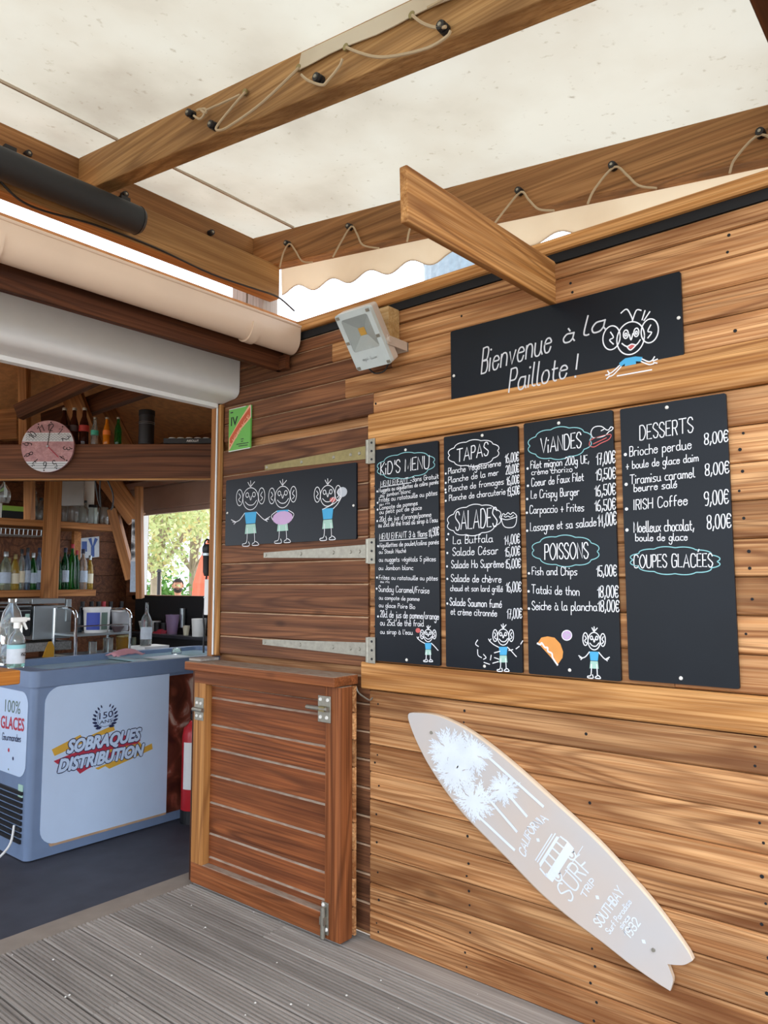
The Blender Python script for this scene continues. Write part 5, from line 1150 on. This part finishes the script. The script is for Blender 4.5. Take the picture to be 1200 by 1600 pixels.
jb = onr(183, zt, -.04); vessel('dark_bowl', 'small dark bowl in front of the translucent tub', 'bowl', jb, [(.025, 0), (.045, .035), (.047, .04)], plain('brown_bowl', '5A4A4C', .5))
def small(px, wpx, hpx, z, mat, name, label, cat, dx=-.1, parts=None, neck=1.):
    h = hpx*4.95/FPX; r = rpx(wpx); pt = [('lid', [(r*neck*1.03, h), (r*neck*1.03, h+.012)], parts)] if parts else []
    return vessel(name, label, cat, onr(px, z, dx), [(r*.9, 0), (r, .01), (r, h*.7), (r*neck, h*.88), (r*neck, h)], mat, pt)
small(145, 13, 20, zb, GCLEAR, 'glass_tumbler', 'cut glass tumbler on the lower tier, left', 'glass', -.06, None); small(169, 16, 25, zb, GCLEAR, 'glass_vase', 'cut glass vase on the lower tier of the rack', 'glass', -.06, None)
small(192, 22, 24, zb, GAMBER, 'fruit_jar', 'jar of amber fruit on the lower tier of the rack', 'jar', -.1, MBRASS)
small(124, 8, 40, zt, GDARK, 'pourer_bottle', 'dark bottle at the left end of the rack tier', 'bottle', -.2, MBLACK, .4)
small(208, 10, 22, zb, GPALE, 'drinking_glass', 'pale drinking glass at the right foot of the rack', 'glass', -.12)
bkz = 1.005
bcx = -2.55
bk2 = bx((-2.96, .3, 0.0), (-2.47, 1.05, bkz)).build('back_bench', MDARK); tag(bk2, 'low dark bench behind the chrome rack', 'bench')
for i, (px, mt, cp, lb_) in enumerate(((129, GDARK, MBLACK, 'dark bottle top behind the left of the white tub'), (143, GDARK, MBLACK, 'dark bottle top behind the middle of the white tub'), (154, GDKGREEN, MBLACK, 'green bottle top behind the right of the white tub'), (162, GBROWN, MCR, 'bottle with a red cap behind the tubs'), (173, GDARK, MBLACK, 'dark bottle behind the translucent tub'), (190, GDARK, MBLACK, 'tall dark bottle behind the end of the rack'))):
    p = on_x((px, 940), -2.6); h = on_x((px, 940), -2.6).z-bkz
    vessel('wine_bottle', lb_, 'bottle', Vector((-2.6, p.y, bkz+.001)), [(.035, 0), (.037, .01), (.037, h*.6), (.014, h*.78), (.013, h-.02)], mt, [('cap', [(.016, h-.05), (.016, h)], cp)], 'bottles behind the tubs', 12)

# black side counter below the window with its things
sc_ = thing('side_counter', (-1.8, 1.1, 0), 'black counter with raised back below the kiosk window', 'counter')
bx((-2.6, 1.085, .975), (-.9, 1.29, 1.0)).build('counter_top', plain('counter_laminate', '3A3C42', .35), sc_, bevel=.003)
bx((-2.75, 1.255, 1.0), (-.9, 1.295, 1.295)).build('back_board', MBLACKM, sc_); bx((-2.6, 1.10, 0), (-.9, 1.28, .975)).build('front', MBLACKM, sc_)
bx((-2.3, 1.215, 1.0), (-.95, 1.254, 1.05)).build('riser', MBLACK, sc_)
CY = 1.135
def onc(px, y=CY, z=1.001): p = on_y((px, 985), y); return Vector((p.x, y, z))
def cpx(w, y=CY): return w*.5*5.25/FPX
def cont(name, label, cat, px, wb, wt, hpx, mat, parts=(), y=CY, z=1.001, n=20):
    h = hpx*5.25/FPX; return vessel(name, label, cat, onc(px, y, z), [(cpx(wb), 0), (cpx(wt), h), (cpx(wt)*.93, h)], mat, [(a_, [(cpx(c_), h*k0), (cpx(d_), h*k1)], m_) for (a_, c_, d_, k0, k1, m_) in parts], n=n)
cont('plastic_jug', 'lilac translucent jug with pink liquid under the window', 'jug', 269, 17, 24, 34, GPINK, [('liquid', 16, 18, .04, .2, MINKRED)])
cont('cup_stack', 'stack of grey cups behind the lilac jug', 'cups', 266, 10, 10, 15, MLG, y=1.225, z=1.051); 
cont('cup_stack', 'tall stack of clear cups right of the lilac jug', 'cups', 285, 9, 10, 33, MSTEEL, y=1.225, z=1.051)
cont('paper_cup', 'small beige paper cup right of the cup stacks', 'cup', 291, 9, 12, 16, MLC, y=1.14)
cont('utensil_tub', 'white round tub at the right end of the side counter', 'tub', 311, 22, 25, 29, MWHITE)
cont('plastic_basin', 'white basin at the left end of the side counter', 'basin', 234, 30, 40, 20, MWHITE, y=1.16)
cont('dark_cup', 'dark grey cup beside the white basin', 'cup', 246, 12, 13, 19, MBLACK, y=1.15); cont('dark_cup', 'second dark grey cup left of the lilac jug', 'cup', 256, 11, 12, 18, MBLACK, y=1.17)
p = onc(243, 1.11); o = MB().prism([p+Vector((-.05, 0, 0)), p+Vector((.07, 0, 0)), p+Vector((.04, .03, .035)), p+Vector((-.05, .03, .03))], (0, .05, .0)).build('red_packet', MINKRED); tag(o, 'small bright red packet beside the clear bottle', 'packet')
hb_ = 72*4.9/FPX
vessel('water_bottle', 'tall clear bottle with narrow neck standing behind the freezer edge', 'bottle', Vector((-1.72, on_x((228, 1000), -1.72).y, .958)), [(.038, 0), (.040, .01), (.040, hb_*.55), (.030, hb_*.66), (.013, hb_*.76), (.012, hb_), (.014, hb_)], GCLEAR, [('label', [(.0405, hb_*.15), (.0405, hb_*.42)], MLAB)])
bx((-1.80, on_x((214, 1000), -1.72).y, 0.0), (-1.62, on_x((252, 1000), -1.72).y, .957)).build('bottle_stand', MWHITE).update_tag()
tag(bpy.data.objects['bottle_stand'], 'narrow white ledge holding the clear bottle behind the freezer', 'ledge')
p = on_z((276, 1017), .94); vessel('plastic_cup', 'clear plastic cup upturned on the freezer glass', 'cup', Vector((p.x, p.y, .922)), [(.035, 0), (.028, .035), (.02, .04)], GCLEAR)
mb = bx((-1.30, .42, .9215), (-1.12, .66, .923)).build('paper_sheet', MLAB); tag(mb, 'pale paper sheet lying on the freezer glass lid', 'paper')
# hand blender hanging at the jamb
hx = lambda u, v: on_x((u, v), -.16)
p0, p1 = hx(323, 900), hx(323, 858); hb2 = thing('hand_blender', p0, 'black hand blender hung by its loop beside the opening jamb', 'blender')
smooth_auto(MB().lathe([(.014, 0), (.020, .02), (.022, .12), (.026, .125), (.026, .15), (.018, .165)], p0, 16).build('body', MBLACK, hb2))
MB().lathe([(.0265, .105), (.0265, .118)], p0, 16).build('grey_ring', MSTEEL, hb2); MB().tube([p0+Vector((.0, .018*math.cos(t), .16+.03*math.sin(t))) for t in [i*math.pi/8 for i in range(9)]], .005, 6).build('loop', MBLACK, hb2)
P = [p0, hx(321, 915), hx(326, 925), hx(322, 940), hx(318, 960), hx(319, 985), hx(318, 1005), hx(318, 1020)]
MB().tube(catmull(P, 4), .005, 6).build('lead', MBLACK, hb2)
bx((-.16, p0.y-.0, p1.z+.03), (-.05, p0.y+.012, p1.z+.045)).build('peg', MDARK, hb2)
o = bx((-.11, .0, 1.24), (-.052, .055, 1.42)).build('switch_box', MWHITE, bevel=.004); tag(o, 'white switch box on the inside of the jamb', 'switch'); o.location = (0, 0, 0)
MB().box((-.112, -.001, 1.325), (-.10, .056, 1.33)).build('joint', MSTEEL, o)

# ================================================================== OUTSIDE THE KIOSK WINDOW
def tree(name, label, base, trunk_h, cz, rx_, rz_, nleaf, mat, lr=(.05, .10), seed=1, cat='tree'):
    R = random.Random(seed); t = thing(name, base, label, cat, 'trees outside the window' if cat == 'tree' else None); base = Vector(base)
    if trunk_h:
        MB().tube(catmull([base, base+Vector((.05, 0, trunk_h*.5)), base+Vector((-.03, .05, trunk_h)), base+Vector((.1, 0, cz))], 4), .085, 9).build('trunk', plain('pale_bark', '9A8C78', .9, noise=.3), t)
        mb = MB()
        for k in range(7):
            a = R.uniform(0, 6.3); p = base+Vector((0, 0, trunk_h*.9)); mb.tube([p, p+Vector((math.cos(a)*.4, math.sin(a)*.4, .5)), p+Vector((math.cos(a)*rx_*.7, math.sin(a)*rx_*.7, 1.1))], .025, 5)
        mb.build('branches', bpy.data.materials['pale_bark'], t)
    mb = MB()
    cl = [Vector((R.gauss(0, .45)*rx_, R.gauss(0, .45)*rx_, R.gauss(0, .45)*rz_)) for _ in range(38)]
    for i in range(nleaf):
        c = R.choice(cl); p = base+Vector((0, 0, cz))+c+Vector((R.gauss(0, .2), R.gauss(0, .2), R.gauss(0, .16)))
        a = Vector((R.gauss(0, 1), R.gauss(0, 1), R.gauss(0, 1))).normalized(); b_ = a.orthogonal().normalized(); s_ = R.uniform(*lr)
        mb.add([p-a*s_, p+b_*s_*.45, p+a*s_, p-b_*s_*.45], [(0, 1, 2, 3)])
    mb.build('foliage', mat, t)['kind'] = 'stuff'
    return t
def gd_(px, d): p = at((px, 915), d); return (p.x, p.y, -.2)
tree('autumn_tree', 'yellow green tree with a pale trunk filling the kiosk window', gd_(241, 11.5), 1.9, 3.2, 1.2, 1.25, 12000, MLEAF, (.03, .058), seed=2)
tree('autumn_tree', 'second yellow green tree further right beyond the window', gd_(300, 13.5), 2.0, 3.5, 1.0, 1.0, 8000, MLEAF, (.03, .058), seed=5)
tree('shrub', 'small dense green shrub beside the man outside', gd_(257, 12.9), 0, 1.2, .16, .6, 1500, MSHRUB, (.04, .07), 4, 'shrub')
g = Vector(gd_(248, 10.0)); lp_ = thing('lamp_post', g, 'dark slim post standing beside the green shrub outside', 'post'); MB().cyl(g, g+Vector((0, 0, 1.75)), .022, None, 10).build('pole', MBLACK, lp_); MB().cyl(g+Vector((0, 0, 1.75)), g+Vector((0, 0, 1.79)), .04, .02, 10).build('cap', MBLACK, lp_)
g = Vector(gd_(326, 9.5)); pr_ = thing('parasol', g, 'closed orange red parasol outside at the right of the window', 'parasol'); MB().cyl(g, g+Vector((0, 0, 2.2)), .03, None, 8).build('pole', MWHITE, pr_)
MCOR = plain('coral_fabric', 'E2674A', .8)
mb = MB(); n = 16; vs = []
for (r, z) in ((.14, .95), (.19, 1.25), (.17, 1.6), (.09, 1.95), (.03, 2.15)): vs += [g+Vector((r*(1+.18*(i % 2))*math.cos(2*math.pi*i/n), r*(1+.18*(i % 2))*math.sin(2*math.pi*i/n), z)) for i in range(n)]
mb.add(vs, [(k*n+i, k*n+(i+1) % n, (k+1)*n+(i+1) % n, (k+1)*n+i) for k in range(4) for i in range(n)]).build('furled_cover', MCOR, pr_)
# low white wall and fence beyond the person
g0, g1 = Vector(gd_(200, 14.6)), Vector(gd_(350, 14.6)); o = beam('garden_wall', g0+Vector((0, 0, .72)), g1+Vector((0, 0, .72)), .15, 1.45, MWHITE); tag(o, 'low white garden wall beyond the kiosk window', 'wall')

# the man outside: standing, seen from the chest up
MSKIN = plain('skin', 'C58F72', .6); MHAIR = plain('dark_hair', '2A2320', .8); MSHIRT = plain('grey_shirt', 'A9ADB5', .9); MTROU = plain('dark_trousers', '3A4050', .9)
pg = Vector(gd_(278, 12.0)); pg.z = -.2
face = (Vector((CAM[0], CAM[1], 0))-Vector((pg.x, pg.y, 0))).normalized(); side = Vector((-face.y, face.x, 0)); PS = .905
person = thing('person', pg, 'bearded man in a grey shirt standing outside, seen through the kiosk window', 'person')
def skin_body(name, joints, edges, radii, mat, par, lev=2, root=0):
    me = bpy.data.meshes.new(name); me.from_pydata([tuple(pg+side*j[0]*PS+face*j[1]*PS+Vector((0, 0, j[2]*PS))) for j in joints], edges, []); o = bpy.data.objects.new(name, me); COL.objects.link(o); me.materials.append(mat)
    o.modifiers.new('skin', 'SKIN'); 
    for i, v in enumerate(me.skin_vertices[0].data): v.radius = (radii[i][0]*PS, radii[i][1]*PS); v.use_root = i == root
    sb_ = o.modifiers.new('sub', 'SUBSURF'); sb_.levels = sb_.render_levels = lev
    o.parent = par; o.matrix_parent_inverse = Matrix.Translation(-par.location); return o
J = [(0, 0, .95), (0, .01, 1.15), (0, .01, 1.38), (0, .01, 1.50), (0, .02, 1.58), (0, .035, 1.66), (0, .03, 1.76), (0, .02, 1.82)]
Rr = [(.15, .11), (.15, .11), (.17, .11), (.06, .06), (.055, .055), (.075, .09), (.082, .10), (.05, .06)]
Ed = [(i, i+1) for i in range(7)]
for s_ in (-1, 1):
    k = len(J); J += [(s_*.20, .0, 1.42), (s_*.25, -.02, 1.14), (s_*.25, .08, .90), (s_*.25, .10, .80)]; Rr += [(.06, .06), (.048, .048), (.036, .036), (.03, .04)]; Ed += [(2, k), (k, k+1), (k+1, k+2), (k+2, k+3)]
    k = len(J); J += [(s_*.10, .0, .88), (s_*.11, .02, .48), (s_*.11, -.02, .09), (s_*.12, .14, .04)]; Rr += [(.095, .10), (.065, .065), (.045, .05), (.04, .035)]; Ed += [(0, k), (k, k+1), (k+1, k+2), (k+2, k+3)]
    for f in range(5):
        kk = len(J); a_ = (f-2)*.012; ln = (.055, .075, .08, .075, .06)[f]; J.append((s_*.25, .10+a_*1.4, .80-ln)); Rr.append((.009, .009)); Ed.append((k-1, kk))
skin_body('body', J, Ed, Rr, MSKIN, person)
hc = pg+Vector((0, 0, 1.72*PS))+face*.03*PS
def ellip(name, c, rs, mat, par, n=16, m_=10, cut=None):
    vs = []; 
    for i in range(m_+1):
        th = math.pi*i/m_
        for k in range(n): a = 2*math.pi*k/n; vs.append(c+side*rs[0]*math.sin(th)*math.cos(a)+face*rs[1]*math.sin(th)*math.sin(a)+Vector((0, 0, rs[2]*math.cos(th))))
    fs = [(i*n+k, i*n+(k+1) % n, (i+1)*n+(k+1) % n, (i+1)*n+k) for i in range(m_) for k in range(n)]
    if cut: fs = [f for f in fs if cut(sum((vs[q] for q in f), Vector())/4-c)]
    return MB().add(vs, fs).build(name, mat, par, smooth=True)
ellip('hair', hc+Vector((0, 0, .035))-face*.012, (.085, .105, .088), MHAIR, person, cut=lambda d: d.z > .03 or (d.dot(face) < -.01 and d.z > -.05))
ellip('beard', hc+Vector((0, 0, -.055))+face*.022, (.070, .082, .062), MHAIR, person, cut=lambda d: d.z < .012 and d.dot(face) > -.04)
for s_ in (-1, 1):
    ellip('eye', hc+side*.032*s_+face*.088+Vector((0, 0, .012)), (.011, .006, .007), MHAIR, person, 8, 6); ellip('ear', hc+side*.083*s_, (.012, .02, .03), MSKIN, person, 8, 6)
ellip('nose', hc+face*.098+Vector((0, 0, -.012)), (.013, .018, .024), MSKIN, person, 8, 6); ellip('mouth', hc+face*.100+Vector((0, 0, -.05)), (.024, .008, .006), plain('lips', 'A8665A', .6), person, 8, 6)
J = [(0, 0, .92), (0, .01, 1.15), (0, .01, 1.38), (0, .01, 1.46)]; Rr = [(.165, .125), (.165, .125), (.185, .125), (.075, .075)]; Ed = [(0, 1), (1, 2), (2, 3)]
for s_ in (-1, 1): k = len(J); J += [(s_*.20, 0, 1.42), (s_*.245, -.015, 1.2)]; Rr += [(.075, .075), (.062, .062)]; Ed += [(2, k), (k, k+1)]
skin_body('shirt', J, Ed, Rr, MSHIRT, person)
J = [(0, 0, .93)]; Rr = [(.165, .125)]; Ed = []
for s_ in (-1, 1): k = len(J); J += [(s_*.10, .0, .86), (s_*.11, .02, .48), (s_*.11, -.02, .12)]; Rr += [(.105, .11), (.078, .078), (.065, .065)]; Ed += [(0, k), (k, k+1), (k+1, k+2)]
skin_body('trousers', J, Ed, Rr, MTROU, person)
